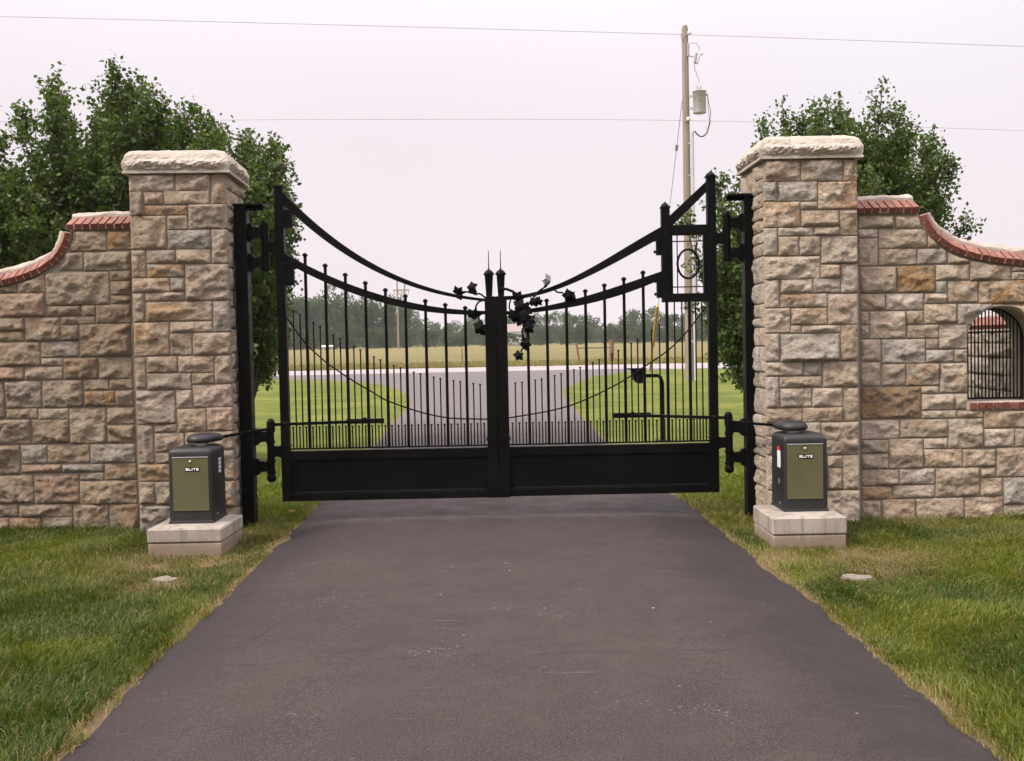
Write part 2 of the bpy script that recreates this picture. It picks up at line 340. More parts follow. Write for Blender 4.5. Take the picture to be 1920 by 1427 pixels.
# ------------------------------------------------------------------ ground, driveway, road, field
DRV_L = [gr(x, y)[:2] for x, y in [(100, 1427), (345, 1190), (590, 950), (705, 835)]]
DRV_L = [np.array([-1.72, 0.5])] + [np.array(p) for p in DRV_L] + [np.array(p) for p in ((-2.456, 20.9), (-2.62, 25.4), (-2.95, 30), (-3.7, 35), (-4.65, 39.7), (-6.3, 44.9), (-8.9, 49.4), (-14, 54.6), (-18, 57))]
DRV_R = [gr(x, y)[:2] for x, y in [(1885, 1427), (1500, 1103), (1400, 1030), (1275, 930), (1140, 830)]]
DRV_R = [np.array([1.92, 0.5])] + [np.array(p) for p in DRV_R] + [np.array(p) for p in ((1.477, 20.5), (1.465, 24.8), (1.5, 29.6), (1.7, 34.6), (2.4, 39.8), (3.7, 46.6), (5.6, 52), (8.5, 55.6), (12, 57))]
DRV_L = np.array(DRV_L); DRV_R = np.array(DRV_R)
def drvL(y): return np.interp(y, DRV_L[:, 1], DRV_L[:, 0])
def drvR(y): return np.interp(y, DRV_R[:, 1], DRV_R[:, 0])
def edge_wob(y, s): return (fbm(np.asarray(y) * 2.4 + s * 40, np.full_like(np.asarray(y, float), s)) - .5) * .05 + (vn(np.asarray(y) * 9 + s, np.full_like(np.asarray(y, float), s * 3.)) - .5) * .035
# lawn sheet with a dryness attribute; out to the road
def dryness(X, Y):
    dl = drvL(Y) - X; dr = X - drvR(Y); e = np.maximum(dl, dr)                 # metres outside the drive
    n = fbm(X * 2.3 + 11, Y * 2.3); w = .02 + .16 * n * n
    d = np.clip(1.15 - e / w, 0, 1) * (.35 + .9 * fbm(X * 6, Y * 6 + 30))
    for cx, cy, r, a in ((-2.55, 7.75, .75, .95), (-2.5, 7.0, .35, .8), (1.85, 7.5, .45, .9), (2.55, 7.45, .6, .85), (2.45, 7.05, .32, .7), (3.6, 8.85, .5, .8), (4.35, 8.2, .45, .9), (3.9, 6.6, .22, .6), (-2.2, 8.8, .55, .7), (1.75, 9.6, .6, .75), (2.0, 8.9, .5, .6), (-4.35, 8.35, .25, .5), (-1.95, 9.3, .3, .5)):
        q = ((X - cx) ** 2 + (Y - cy) ** 2) / r ** 2; d = np.maximum(d, a * np.exp(-q * 1.3) * (.35 + 1.1 * fbm(X * 5 + cx, Y * 5)))
    return np.clip(d, 0, 1)
def sheet(name, xs, ys, zf, mat, dry=False):
    X, Y = np.meshgrid(xs, ys); Z = zf(X, Y); V = np.stack([X, Y, Z], -1).reshape(-1, 3); nx, ny = len(xs), len(ys)
    i = np.arange(nx - 1)[None, :] + np.arange(ny - 1)[:, None] * nx; Fq = np.stack([i, i + 1, i + 1 + nx, i + nx], -1).reshape(-1, 4)
    me = rawmesh(name, V, Fq, None, True)
    if dry:
        a = me.color_attributes.new('dry', 'FLOAT_COLOR', 'POINT'); c = np.ones((len(V), 4), np.float32)
        c[:, 0] = dryness(V[:, 0], V[:, 1]); c[:, 1] = np.clip((11.5 - V[:, 1]) / 2.5, 0, 1); a.data.foreach_set('color', c.ravel())
    o = link(name, me, mat); tag(o, kind='structure'); return o
zl = lambda X, Y: -.012 + (fbm(X * 1.3, Y * 1.3) - .5) * .02 + np.clip((Y - 9) * .0, 0, 0)
xs = np.unique(np.concatenate([np.linspace(-500, -30, 12), np.linspace(-30, -7, 24), np.linspace(-7, 7, 200), np.linspace(7, 30, 24), np.linspace(30, 500, 12)]))
ys = np.unique(np.concatenate([np.linspace(-60, 0, 6), np.linspace(0, 3, 10), np.linspace(3, 12, 150), np.linspace(12, 56, 60), np.linspace(57, 68, 3)]))
sheet('lawn', xs, ys, zl, 'lawn', True)
def fz(X, Y): return np.clip((Y - 68) / 200, 0, 1) * .95 - .012 + np.clip((Y - 67.9) / .4, 0, 1) * .03 + (fbm(X * .05, Y * .05) - .5) * .12 * np.clip((Y - 70) / 60, 0, 1)
def fzz(y, x=0.): return float(fz(np.array([float(x)]), np.array([float(y)]))[0])
sheet('field', np.linspace(-500, 500, 90), np.concatenate([[67.9, 68.4], np.linspace(70, 280, 50), np.linspace(300, 700, 8)]), fz, 'field')
MB().box((-500, 55.4, -.2), (500, 67.9, .028)).build('road', 'road')['kind'] = 'structure'
yy = np.concatenate([np.arange(.5, 14, .045), np.arange(14, 30, .25), np.arange(30, 57, .6), [57.0]])
a = drvL(yy) + edge_wob(yy, 1.) * np.clip(1.6 - yy / 30, .3, 1); b = drvR(yy) + edge_wob(yy, 2.) * np.clip(1.6 - yy / 30, .3, 1)
fr = np.linspace(0, 1, 14); V = []
for t in fr:
    e = min(t, 1 - t) * 3.6
    V.append(np.stack([a + (b - a) * t, yy, np.full_like(yy, .012 if 0 < t < 1 else -.012) + .02 * min(1, e / 1.2)], -1))
V = np.concatenate(V); n = len(yy); i = np.arange(n - 1)[None, :] + np.arange(len(fr) - 1)[:, None] * n
V[:, 2] += np.where(V[:, 1] > 54, .012, 0)
drive = link('driveway', rawmesh('driveway', V, np.stack([i, i + n, i + n + 1, i + 1], -1).reshape(-1, 4), None, True), 'asphalt'); drive['kind'] = 'structure'

# ------------------------------------------------------------------ rock-faced ashlar
def stone_mesh(x0, x1, zb, zt, seed, A=None, cell=.0145):
    """grid of columns in the local face plane: x along the wall, -y outwards, z up"""
    q = np.random.default_rng(seed); w = x1 - x0; ch = .009
    nx = max(3, min(30, int(w / cell)))
    us = np.concatenate([[x0], np.linspace(x0 + ch, x1 - ch, nx), [x1]])
    B = zb(us); T = zt(us); hgt = float(np.max(T - B))
    if hgt < .02: return None
    ok = (T - B) > .012; us = us[ok]; B = B[ok]; T = T[ok]
    if len(us) < 3: return None
    nz = max(3, min(22, int(hgt / cell))); tt = np.concatenate([[0], np.linspace(.0, 1, nz), [1]])
    Z = np.empty((len(us), len(tt)))
    for i in range(len(us)):
        c = min(ch, (T[i] - B[i]) * .2); Z[i] = B[i] + c + (T[i] - B[i] - 2 * c) * tt; Z[i, 0] = B[i]; Z[i, -1] = T[i]
    X = np.repeat(us[:, None], len(tt), 1)
    e = np.minimum(np.minimum(X - us[0], us[-1] - X), np.minimum(Z - B[:, None], T[:, None] - Z))
    if A is None: A = .017 + .075 * min(w, hgt)
    H = np.full(X.shape, 9.); cx, cz = (us[0] + us[-1]) / 2, float((B.mean() + T.mean()) / 2)
    for k in range(q.integers(4, 7)):
        gx = q.normal() * A / (w * .42); gz = q.normal() * A / (hgt * .42) * .8 - (A / hgt * .5 if k == 0 else 0)
        H = np.minimum(H, A * q.uniform(.75, 1.5) + gx * (X - cx) + gz * (Z - cz))
    H = np.clip(H, A * .12, None)
    s0, s1 = q.random(2) * 50
    rd = 1 - np.abs(2 * fbm(X * 8 + s1, Z * 11 + s0) - 1) * 2.2; rd2 = 1 - np.abs(2 * fbm(X * 19 + s0, Z * 26 + s1) - 1) * 2.2
    H += (fbm(X * 11 + s0, Z * 15 + s1) - .5) * A * .9 + (rd - .3) * A * .55 + (rd2 - .3) * .0075 + (fbm(X * 40 + s1, Z * 40 + s0) - .5) * .010
    k = np.clip(e / (.012 + .016 * q.random()), 0, 1); H = np.clip(H, .001, None) * (k * k * (3 - 2 * k)) ** .7
    jit = (q.random(X.shape) - .5) * .004
    edge = e < 1e-6
    X = X + np.where(edge, 0, jit); Zj = Z + np.where(edge, (q.random(X.shape) - .5) * .002, (q.random(X.shape) - .5) * .004)
    nu, nv = X.shape; V = np.stack([X, -H + .002, Zj], -1).reshape(-1, 3)
    ii = np.arange(nv - 1)[None, :] + np.arange(nu - 1)[:, None] * nv
    Fq = np.stack([ii, ii + nv, ii + nv + 1, ii + 1], -1).reshape(-1, 4)
    ring = [i * nv for i in range(nu)] + [(nu - 1) * nv + j for j in range(1, nv)] + [i * nv + nv - 1 for i in range(nu - 2, -1, -1)] + [j for j in range(nv - 2, 0, -1)]
    bk = V[ring].copy(); bk[:, 1] = .06; k0 = len(V); V = np.concatenate([V, bk]); m = len(ring)
    side = [(ring[i], k0 + i, k0 + (i + 1) % m, ring[(i + 1) % m]) for i in range(m)]
    return V, np.concatenate([Fq, np.array(side)])
SEED = [100]
PAL_L = [(.385, .315, .235), (.345, .28, .205), (.40, .33, .245), (.315, .255, .185), (.36, .29, .21), (.36, .325, .27), (.40, .295, .22)]  # browner stones, darkened further to paint in the shade of the trees
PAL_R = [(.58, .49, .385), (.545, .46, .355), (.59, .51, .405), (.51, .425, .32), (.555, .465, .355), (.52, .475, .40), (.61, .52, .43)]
def put_stone(parent, r, pal, plane, rust=None, top=None, bottom=None, tint=None, label=None, A=None):
    """r = x0, z0, x1, z1 in the face plane; plane(V) carries the local face to the thing's space"""
    SEED[0] += 1; x0, z0, x1, z1 = r
    if x1 - x0 < .03 or z1 - z0 < .025: return None
    zb = (lambda u: np.maximum(np.full_like(u, z0), bottom(u))) if bottom else (lambda u: np.full_like(u, z0))
    zt = (lambda u: np.minimum(np.full_like(u, z1), top(u))) if top else (lambda u: np.full_like(u, z1))
    g = stone_mesh(x0, x1, zb, zt, SEED[0], A)
    if g is None: return None
    V, Fq = g; V = plane(V); o = link('stone', rawmesh('stone', V, Fq), 'stone', parent)
    c = tint or rng.choice(pal); k = rng.uniform(.88, 1.12); w = rng.uniform(-.03, .03)
    if rust is None: rust = rng.random() ** 3 * .35
    o.color = (c[0] * k * (1 + w), c[1] * k, c[2] * k * (1 - w), rust)
    if label: o['label'] = label
    return o
def ashlar(u0, u1, z0, z1, q, hmin=.10, hmax=.22):
    out = []; z = z0; g = .009
    while z < z1 - .03:
        h = min(q.uniform(hmin, hmax), z1 - z)
        if z1 - z - h < .07: h = z1 - z
        u = u0 - q.uniform(0, .2)
        while u < u1 - .02:
            w = q.uniform(.17, .42)
            if u1 - u - w < .1: w = u1 - u
            a, b = max(u, u0), min(u + w, u1)
            if h > .16 and q.random() < .35:
                m = z + h * q.uniform(.4, .6); out += [(a + g / 2, z + g / 2, b - g / 2, m - g / 2), (a + g / 2, m + g / 2, b - g / 2, z + h - g / 2)]
            else: out.append((a + g / 2, z + g / 2, b - g / 2, z + h - g / 2))
            u += w
        z += h
    return out
def crop_rects(rows, ox, oy, Y, s=3.398):
    out = []
    for r in rows:
        x0, y0, x1, y1 = [v / s for v in r[:4]]; a = at(ox + x0, oy + (y0 + y1) / 2, Y); b = at(ox + x1, oy + (y0 + y1) / 2, Y)
        t = at(ox + (x0 + x1) / 2, oy + y0, Y); u = at(ox + (x0 + x1) / 2, oy + y1, Y); out.append((a[0], u[2], b[0], t[2]) + tuple(r[4:]))
    return out
RUST = .95
LP1 = [(835,290,1110,405),(1118,290,1335,400),(1340,290,1428,480,.4),(835,408,912,562),(920,408,1038,487),(1045,400,1332,485),(922,495,1192,555,.8),(1200,485,1428,640),(835,562,1060,772,.35),(1068,558,1192,645),(1070,650,1338,772),(1345,645,1428,860,.5),(835,780,930,952,.4),(938,778,1115,862),(1120,772,1338,860),(942,870,1172,950,1.),(1180,868,1428,1098),(838,958,1080,1048,.6),(1086,955,1172,1040),(930,1048,1172,1100),(838,1056,922,1235,.45),(935,1108,1348,1228,.75),(1355,1102,1430,1295),(840,1240,1078,1450,.7),(1085,1235,1348,1300),(1085,1310,1220,1447),(1228,1305,1430,1447,.5)]
LP2 = [(845,108,930,300),(940,98,1128,198,.8),(1135,95,1358,198),(1365,92,1435,268),(942,205,1218,308),(1222,203,1360,272),(858,315,1117,525,.0),(1124,312,1220,425),(1228,278,1437,422),(1130,430,1310,578,.2),(1315,422,1440,570,.6),(862,535,980,775),(988,530,1122,578),(990,585,1172,702,.4),(1180,578,1440,690),(995,712,1180,775),(870,782,1180,888,.7),(875,895,988,1035),(992,895,1180,1040),(885,1045,1180,1235),(1185,700,1440,890),(1188,895,1440,1060,.8),(1188,1068,1440,1235)]
LW1 = [(445,600,675,785),(683,600,832,775,.75),(375,795,528,905),(535,790,832,908),(290,920,695,1128,.0),(700,910,832,970),(708,978,832,1062,.3),(708,1068,832,1115),(112,935,285,1050),(-60,985,105,1050),(-70,1055,285,1205),(295,1135,512,1200),(518,1130,605,1198),(612,1125,832,1242),(-50,1212,152,1295),(160,1210,380,1358,.35),(392,1202,605,1250),(388,1258,498,1355),(-90,1300,155,1360),(508,1250,832,1457)]
LW2 = [(-60,8,255,160),(262,5,500,100,.3),(262,108,398,155),(405,108,622,240,.45),(630,105,840,238),(-80,165,150,248),(158,165,398,245),(35,252,262,425,.3),(270,250,528,420),(535,245,690,310),(697,242,845,305),(-120,260,28,490),(538,318,730,415,.95),(738,315,850,412),(38,430,238,492),(245,430,438,495),(445,428,675,650,.0),(682,425,855,525),(-100,500,195,655),(203,500,438,650),(685,535,858,648,.0),(-40,665,128,850),(135,662,298,778),(303,660,570,775),(577,655,862,775),(138,788,392,838),(398,785,660,835,.3),(668,780,868,880,.6),(-90,855,212,1035),(220,850,503,1035,.35),(510,838,660,885),(510,890,872,1035,.35),(-150,1042,118,1120),(122,1040,460,1120,.3),(468,1040,692,1210,.3),(700,1038,882,1215,.5),(-160,1128,58,1225),(62,1125,265,1225,.5),(272,1122,462,1225,.5)]
RP1 = [(255,205,475,340,.3),(483,200,748,338,.35),(752,200,832,338,1.),(195,345,328,465),(335,342,585,465),(592,342,835,515,.8),(195,472,475,632,.85),(480,470,585,515),(485,525,725,625),(732,525,840,682,.5),(200,640,330,810),(338,635,560,685),(566,632,728,682),(338,692,468,812),(473,690,607,812),(612,690,850,862,.15),(200,820,602,965),(608,870,733,955,.5),(738,868,858,1050),(205,970,340,1145),(350,965,555,1050),(562,960,732,1048),(350,1058,650,1142,.75),(655,1058,860,1250),(208,1150,412,1305),(420,1148,648,1250,.6),(418,1260,482,1305),(488,1258,735,1305),(738,1255,862,1482,.4),(210,1312,342,1485),(350,1312,730,1487,.0)]
RP2 = [(215,135,495,220),(500,133,615,218),(622,133,862,290),(215,228,340,420),(345,225,615,292,.3),(350,300,550,420),(556,298,748,418),(752,298,862,508),(218,430,488,515),(493,422,748,512),(218,520,608,600),(612,515,862,722),(218,608,400,720),(405,608,608,720),(655,730,748,800),(752,728,862,945),(655,808,748,945),(220,728,440,945),(445,728,650,945),(222,950,560,1165),(568,950,862,1165,.3)]
RW1 = [(850,500,1072,638),(1085,500,1262,640,.4),(850,645,970,697),(978,645,1285,765),(1292,680,1412,760),(852,703,970,877,.0),(978,770,1218,872),(1225,770,1412,865),(1420,765,1552,865),(860,885,1090,1050),(1097,880,1335,1050,'Y'),(1345,872,1552,968),(1560,830,1820,970,.5),(1828,850,1950,910,.4),(1828,918,1950,965),(1345,978,1408,1050),(1420,975,1608,1112,.4),(1615,972,1980,1118,1.),(862,1058,1018,1160),(1025,1055,1262,1160),(1270,1055,1412,1115),(1268,1122,1475,1245),(1483,1120,1700,1250),(1707,1124,1990,1250),(865,1172,915,1252),(922,1168,1148,1340),(1155,1165,1262,1250,.55),(865,1258,915,1340),(1160,1255,1360,1338,.35),(1365,1252,1544,1405),(865,1348,990,1484),(998,1347,1272,1499),(1280,1345,1355,1407,.75)]
RW2 = [(1282,55,1455,132),(1460,52,1540,130),(865,135,985,285),(1000,145,1148,280),(1153,142,1362,280,.8),(1368,140,1540,325,.5),(865,292,1245,490,'B'),(1252,288,1358,330),(1255,338,1452,435),(1460,335,1548,430),(1255,442,1470,488),(1478,442,1645,485),(868,505,1110,622),(1115,500,1418,612,.45),(1422,494,1640,680),(1650,442,1960,550,.3),(868,630,1040,712),(1045,622,1260,810,.2),(1267,620,1415,682),(1648,558,1840,672),(1846,555,1970,670),(870,718,1038,812),(1268,688,1508,800),(1515,688,1722,798,.4),(1728,678,1960,862),(872,820,1105,918),(1112,812,1335,912),(1342,808,1620,990,.3),(1627,803,1722,865),(872,928,1065,1008,.7),(1070,918,1332,998),(1628,872,1765,985),(875,1018,990,1160),(998,1008,1210,1160,.3),(1218,1000,1520,1160),(1528,992,1768,1160,.5),(1775,868,1960,1038),(1780,1045,1960,1160)]

def rotz(a):
    c, s_ = math.cos(a), math.sin(a)
    return lambda V: np.stack([V[:, 0] * c - V[:, 1] * s_, V[:, 0] * s_ + V[:, 1] * c, V[:, 2]], -1)
def pillar(name, label, x0, x1, yf, dep, rz, rects, pal, inner, zcap, ztop):
    cx = (x0 + x1) / 2; t = thing(name, label, 'pillar', (cx, yf, 0), 'stone pillars flanking the gate', rz)
    w = x1 - x0; h = w / 2
    MB().box((-h + .012, .012, -.15), (h - .012, dep - .012, zcap)).build('mortar_core', 'mortar', t, True)
    front = lambda V: V
    for r in rects:
        x_0, z0, x_1, z1 = r[0] - cx, r[1], r[2] - cx, min(r[3], zcap - .004); x_0 = max(x_0, -h); x_1 = min(x_1, h)
        if x_1 > h - .085: x_1 = h
        if x_0 < -h + .085: x_0 = -h
        rs = r[4] if len(r) > 4 else None
        put_stone(t, (x_0, max(z0, -.12), x_1, z1), pal, front, rs, label='orange stained stone' if (rs or 0) >= .95 else None)
    q = random.Random(int(abs(cx) * 1000))
    # inner side face (towards the driveway) and outer side face above the wall
    for sgn in (1, -1):
        pl = (lambda V: np.stack([h - .002 - (V[:, 1]) * 1.0, V[:, 0], V[:, 2]], -1)) if sgn > 0 else (lambda V: np.stack([-h + .002 + V[:, 1], dep - V[:, 0], V[:, 2]], -1))
        lo, hi = (.066, dep) if sgn > 0 else (0., dep - .066)
        zlo = -.1 if sgn == inner else 2.0
        for r in ashlar(lo, hi, zlo, zcap - .004, q, .12, .24): put_stone(t, r, pal, pl, A=.017)
    # cap: drafted margin, rock-faced edge, weathered rounded top
    bm = bmesh.new(); o = .045; X, Y0, Y1 = h + o, -o, dep + o
    n = 48; lv = []
    prof = [(0, 0), (0, .020), (.010, .024), (.006, .036), (.004, .05), (.002, .064), (.0, .078), (.0, .092), (.004, .106), (.008, .12), (.013, .134), (.028, .164), (.055, .190), (.11, .206), (.30, .214)]
    k = (ztop - zcap) / .214; P = []
    def rect(i, z):
        pts = []; xa, xb, ya, yb = -X + i, X - i, Y0 + i, Y1 - i
        for s_ in range(n): pts.append((xa + (xb - xa) * s_ / n, ya, z))
        for s_ in range(n): pts.append((xb, ya + (yb - ya) * s_ / n, z))
        for s_ in range(n): pts.append((xb - (xb - xa) * s_ / n, yb, z))
        for s_ in range(n): pts.append((xa, yb - (yb - ya) * s_ / n, z))
        return pts
    for j, (i, z) in enumerate(prof):
        row = rect(i, zcap + z * k)
        if 3 <= j <= 8:
            row2 = []
            for m, p in enumerate(row):
                c_ = (m % n) / n; f = math.sin(math.pi * min(1, c_ * 8 if c_ < .5 else (1 - c_) * 8) / 2) ** 2
                d = (.022 * (fbm(m * .33 + cx * 9, j * .42 + 2) * 2.0 - .75) + .016 * (1 - abs(2 * fbm(m * .55 + 3, j * .7 + cx) - 1) * 2.2) + (0, 0, 0, -.008, .002, .010, .012, .010, .002)[j]) * f
                sd = m // n; nx_, ny_ = ((0, -1), (1, 0), (0, 1), (-1, 0))[sd]; row2.append((p[0] + nx_ * d, p[1] + ny_ * d, p[2] + (fbm(m * .4, j * 3.) - .5) * .012 * f))
            row = row2
        elif j > 8: row = [(p[0] + (vn(m * .5, j) - .5) * .012, p[1] + (vn2(m * .5, j) - .5) * .012, p[2] + (fbm(m * .33, j * 1.7) - .5) * .012) for m, p in enumerate(row)]
        P.append([bm.verts.new(p) for p in row])
    L = 4 * n
    for j in range(len(P) - 1):
        for m in range(L): bm.faces.new((P[j][m], P[j][(m + 1) % L], P[j + 1][(m + 1) % L], P[j + 1][m]))
    bm.faces.new(P[-1]); bm.faces.new(P[0][::-1])
    MB().addbm(bm).build('cap_slab', 'cap', t, True)
    return t
rects = crop_rects(LP1, 0, 240, 9.0) + crop_rects(LP2, 0, 640, 9.0)
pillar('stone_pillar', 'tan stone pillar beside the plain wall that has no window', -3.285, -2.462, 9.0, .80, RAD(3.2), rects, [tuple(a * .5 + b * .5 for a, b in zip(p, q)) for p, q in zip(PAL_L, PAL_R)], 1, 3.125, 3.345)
rects = crop_rects(RP1, 1360, 240, 8.8) + crop_rects(RP2, 1360, 640, 8.8)
pillar('stone_pillar', 'pale stone pillar beside the wall with the arched barred window', 2.18, 2.966, 8.8, .80, RAD(.8), rects, PAL_R, -1, 3.108, 3.322)

# brick shared by every coping and sill
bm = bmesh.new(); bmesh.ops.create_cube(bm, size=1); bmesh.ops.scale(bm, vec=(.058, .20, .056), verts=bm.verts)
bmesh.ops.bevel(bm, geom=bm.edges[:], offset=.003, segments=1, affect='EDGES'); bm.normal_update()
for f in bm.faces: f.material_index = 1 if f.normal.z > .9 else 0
BR = bpy.data.meshes.new('brick'); bm.to_mesh(BR); bm.free(); BR.materials.append(M['brick']); BR.materials.append(M['brick_lit_washed'])
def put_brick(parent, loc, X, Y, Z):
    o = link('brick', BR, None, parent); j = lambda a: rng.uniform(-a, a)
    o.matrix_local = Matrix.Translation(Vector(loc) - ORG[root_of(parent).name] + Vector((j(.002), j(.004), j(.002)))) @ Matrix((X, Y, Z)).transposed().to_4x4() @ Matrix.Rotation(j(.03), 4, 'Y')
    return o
SL = RAD(27)
def coping(t, line, yf, thick, flip):
    """brick rowlock course on edge along a line of (x, z), sloping up and back, with a mortar ridge behind"""
    P = np.array(line, float); seg = np.hypot(*np.diff(P, axis=0).T); S = np.concatenate([[0], np.cumsum(seg)]); L = S[-1]
    pt = lambda s_: np.array([np.interp(s_, S, P[:, 0]), np.interp(s_, S, P[:, 1])])
    n = max(1, round(L / .070)); st = L / n; Nn = []
    for i in range(n):
        s_ = (i + .5) * st; T = pt(min(L, s_ + .03)) - pt(max(0, s_ - .03)); T /= np.linalg.norm(T); N = np.array([-T[1], T[0]])
        if N[1] < 0: N = -N
        c = pt(s_); Tv = Vector((T[0], 0, T[1])); Nv = Vector((N[0], 0, N[1])); A = Vector((0, math.cos(SL), 0)) + Nv * math.sin(SL); Hn = A.cross(Tv); Hn = -Hn if Hn.dot(Nv) < 0 else Hn
        if Tv.cross(A).dot(Hn) < 0: Tv = -Tv
        front = Vector((c[0], yf - .035, c[1])) + Nv * .030
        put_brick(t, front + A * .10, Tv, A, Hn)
    # joint bed and mortar ridge
    k = max(8, int(L / .03)); rows = []
    for i in range(k + 1):
        s_ = L * i / k; T = pt(min(L, s_ + .04)) - pt(max(0, s_ - .04)); T /= np.linalg.norm(T); N = np.array([-T[1], T[0]]); N = N if N[1] > 0 else -N
        rows.append((pt(s_), N, s_))
    def sweep(prof, name, mat, rough=0.):
        V = []; Fq = []; m = len(prof)
        for c, N, s_ in rows:
            for j, (d, h) in enumerate(prof):
                r_ = rough * (fbm(s_ * 7 + j * 3.7, j * 2.2) - .45) if rough and 0 < j < m - 1 else 0
                V.append((c[0] + N[0] * (h + r_), yf + d + (r_ * .6 if rough else 0), c[1] + N[1] * (h + r_)))
        for i in range(len(rows) - 1):
            for j in range(m): a_, b_ = i * m + j, i * m + (j + 1) % m; Fq.append((a_, b_, b_ + m, a_ + m) if flip else (a_, a_ + m, b_ + m, b_))
        mb = MB().add(V, Fq); mb.add(V[:m], [tuple(range(m))]); mb.add(V[-m:], [tuple(range(m))]); return mb.build(name, mat, t)
    sn, cs = math.sin(SL), math.cos(SL)
    sweep([(-.022, .012), (-.028, .047), (-.034 + .19 * cs, .050 + .19 * sn), (.2, .0)], 'brick_joint', 'joint')
    sweep([(.105, .06), (.108, .150), (.135, .172), (.19, .186), (thick * .62, .19), (thick * .8, .165), (thick, .06), (thick - .02, -.01)], 'mortar_ridge', 'wmortar', .06)
def cpt(pts, ox, oy, Y, s=3.398): return [tuple(at(ox + x / s, oy + y / s, Y)[[0, 2]]) for x, y in pts]

# wall without a window
YW = 9.22; t = thing('stone_wall', 'brownish stone wall with brick coping swooping down and no window', 'wall', (-4.8, YW, 0), 'stone walls beside the gate')
flatL = cpt([(850, 655), (420, 655)], 0, 240, YW - .03)
flatL[0] = (-3.22, flatL[1][1] + .0); curL = cpt([(458, 668), (450, 710), (430, 760), (400, 812), (360, 860), (305, 903), (235, 942), (150, 972), (70, 995), (0, 1012)], 0, 240, YW - .03)
curL += [(-4.9, curL[-1][1] - .075), (-5.4, curL[-1][1] - .14), (-6.2, curL[-1][1] - .17), (-6.9, curL[-1][1] - .17)]
prof = np.array(sorted(flatL + [(curL[0][0] + .001, flatL[1][1])] + curL)); topL = lambda u: np.interp(u, prof[:, 0], prof[:, 1]) - .004
def wall_core(t, xs, topf, y0, y1, hole=None):
    mb = MB(); xs = np.array(sorted(xs)); tp = topf(xs) + .03
    if hole is None: mb.strip([(x, -.15) for x in xs], list(zip(xs, tp)), y0, y1)
    else:
        wx0, wx1, zs, arch = hole
        A = xs[xs <= wx0 + 1e-6]; B = xs[(xs >= wx0 - 1e-6) & (xs <= wx1 + 1e-6)]; Cx = xs[xs >= wx1 - 1e-6]
        for S_ in (A, Cx): mb.strip([(x, -.15) for x in S_], list(zip(S_, topf(S_) + .03)), y0, y1)
        mb.strip([(x, -.15) for x in B], [(x, zs) for x in B], y0, y1); mb.strip([(x, arch(x)) for x in B], list(zip(B, topf(B) + .03)), y0, y1)
    return mb.build('mortar_core', 'mortar', t)
wall_core(t, list(np.linspace(-6.9, -3.2, 120)) + [prof[-2, 0]], topL, YW + .012, YW + .42)
wp = lambda V: V + np.array([0, YW, 0]) - np.array(ORG[t.name])
rl = crop_rects(LW1, 0, 240, YW) + crop_rects(LW2, 0, 640, YW)
for r in rl:
    rs = r[4] if len(r) > 4 else None
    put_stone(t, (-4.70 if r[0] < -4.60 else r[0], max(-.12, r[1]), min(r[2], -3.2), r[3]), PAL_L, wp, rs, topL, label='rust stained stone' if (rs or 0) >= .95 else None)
q = random.Random(3)
for r in ashlar(-6.9, -4.705, -.1, 2.3, q): put_stone(t, r, PAL_L, wp, None, topL)
coping(t, flatL[::-1], YW, .42, False); coping(t, curL[::-1], YW, .42, False)

# wall with the arched window
YR = 8.98; t = thing('stone_wall', 'pale stone wall with brick coping and an arched barred window', 'wall', (4.2, YR, 0), 'stone walls beside the gate')
flatR = cpt([(840, 545), (1238, 545)], 1360, 240, YR - .03); flatR[0] = (2.94, flatR[1][1])
curR = cpt([(1238, 558), (1250, 596), (1278, 650), (1318, 697), (1372, 745), (1432, 785), (1500, 815), (1590, 840), (1700, 860), (1800, 873), (1903, 883)], 1360, 240, YR - .03)
curR += [(5.1, curR[-1][1] - .05), (5.9, curR[-1][1] - .06), (6.6, curR[-1][1] - .06)]
profR = np.array(sorted(flatR + curR)); topR = lambda u: np.interp(u, profR[:, 0], profR[:, 1]) - .004
WX0, WX1, WZ0, WSP = 3.977, 4.567, 1.03, 1.53; WCX, WR = 4.272, .295
arch = lambda x: WSP + math.sqrt(max(0, WR ** 2 - (x - WCX) ** 2))
archv = lambda u: np.where((u > WX0 - .004) & (u < WX1 + .004), WSP + np.sqrt(np.clip(WR ** 2 - (u - WCX) ** 2, 0, None)) + .006, -9.)
xw = [WCX - WR * math.cos(math.pi * i / 28) for i in range(29)]; WX0, WX1 = xw[0], xw[-1]
wall_core(t, list(np.linspace(2.9, WX0, 50)) + xw[1:-1] + list(np.linspace(WX1, 6.6, 60)), topR, YR + .012, YR + .42, (WX0, WX1, WZ0 - .035, arch))
wp2 = lambda V: V + np.array([0, YR, 0]) - np.array(ORG[t.name])
for r in crop_rects(RW1, 1360, 240, YR) + crop_rects(RW2, 1360, 640, YR):
    rs = r[4] if len(r) > 4 else None; tint = lab = None
    if rs == 'Y': rs = 1.; lab = 'stone with a yellow rust blotch'; tint = (.42, .33, .22)
    elif rs == 'B': rs = .6; tint = (.30, .24, .175); lab = 'large brown weathered stone'
    elif rs == 1.: lab = 'orange stained stone above the window'
    x0, z0, x1, z1 = r[:4]; x0 = max(x0, 2.9)
    if WX0 - .05 < x1 < WX0 + .03 and z0 < WSP + .1 and z1 > WZ0: x1 = WX0
    if x1 > 4.47: x1 = 4.565 if z0 > 1. else 4.495
    up = z1 > WSP + .02 and x1 > WX0 + .03
    put_stone(t, (x0, max(-.14, z0), x1, z1), PAL_R, wp2, rs, topR, archv if up else None, tint, lab)
q = random.Random(9)
for r in ashlar(WX1 + .002, 6.6, .92, 2.4, q): put_stone(t, r, PAL_R, wp2, None, topR, archv)
for r in ashlar(4.50, 6.6, -.1, .915, q): put_stone(t, r, PAL_R, wp2)
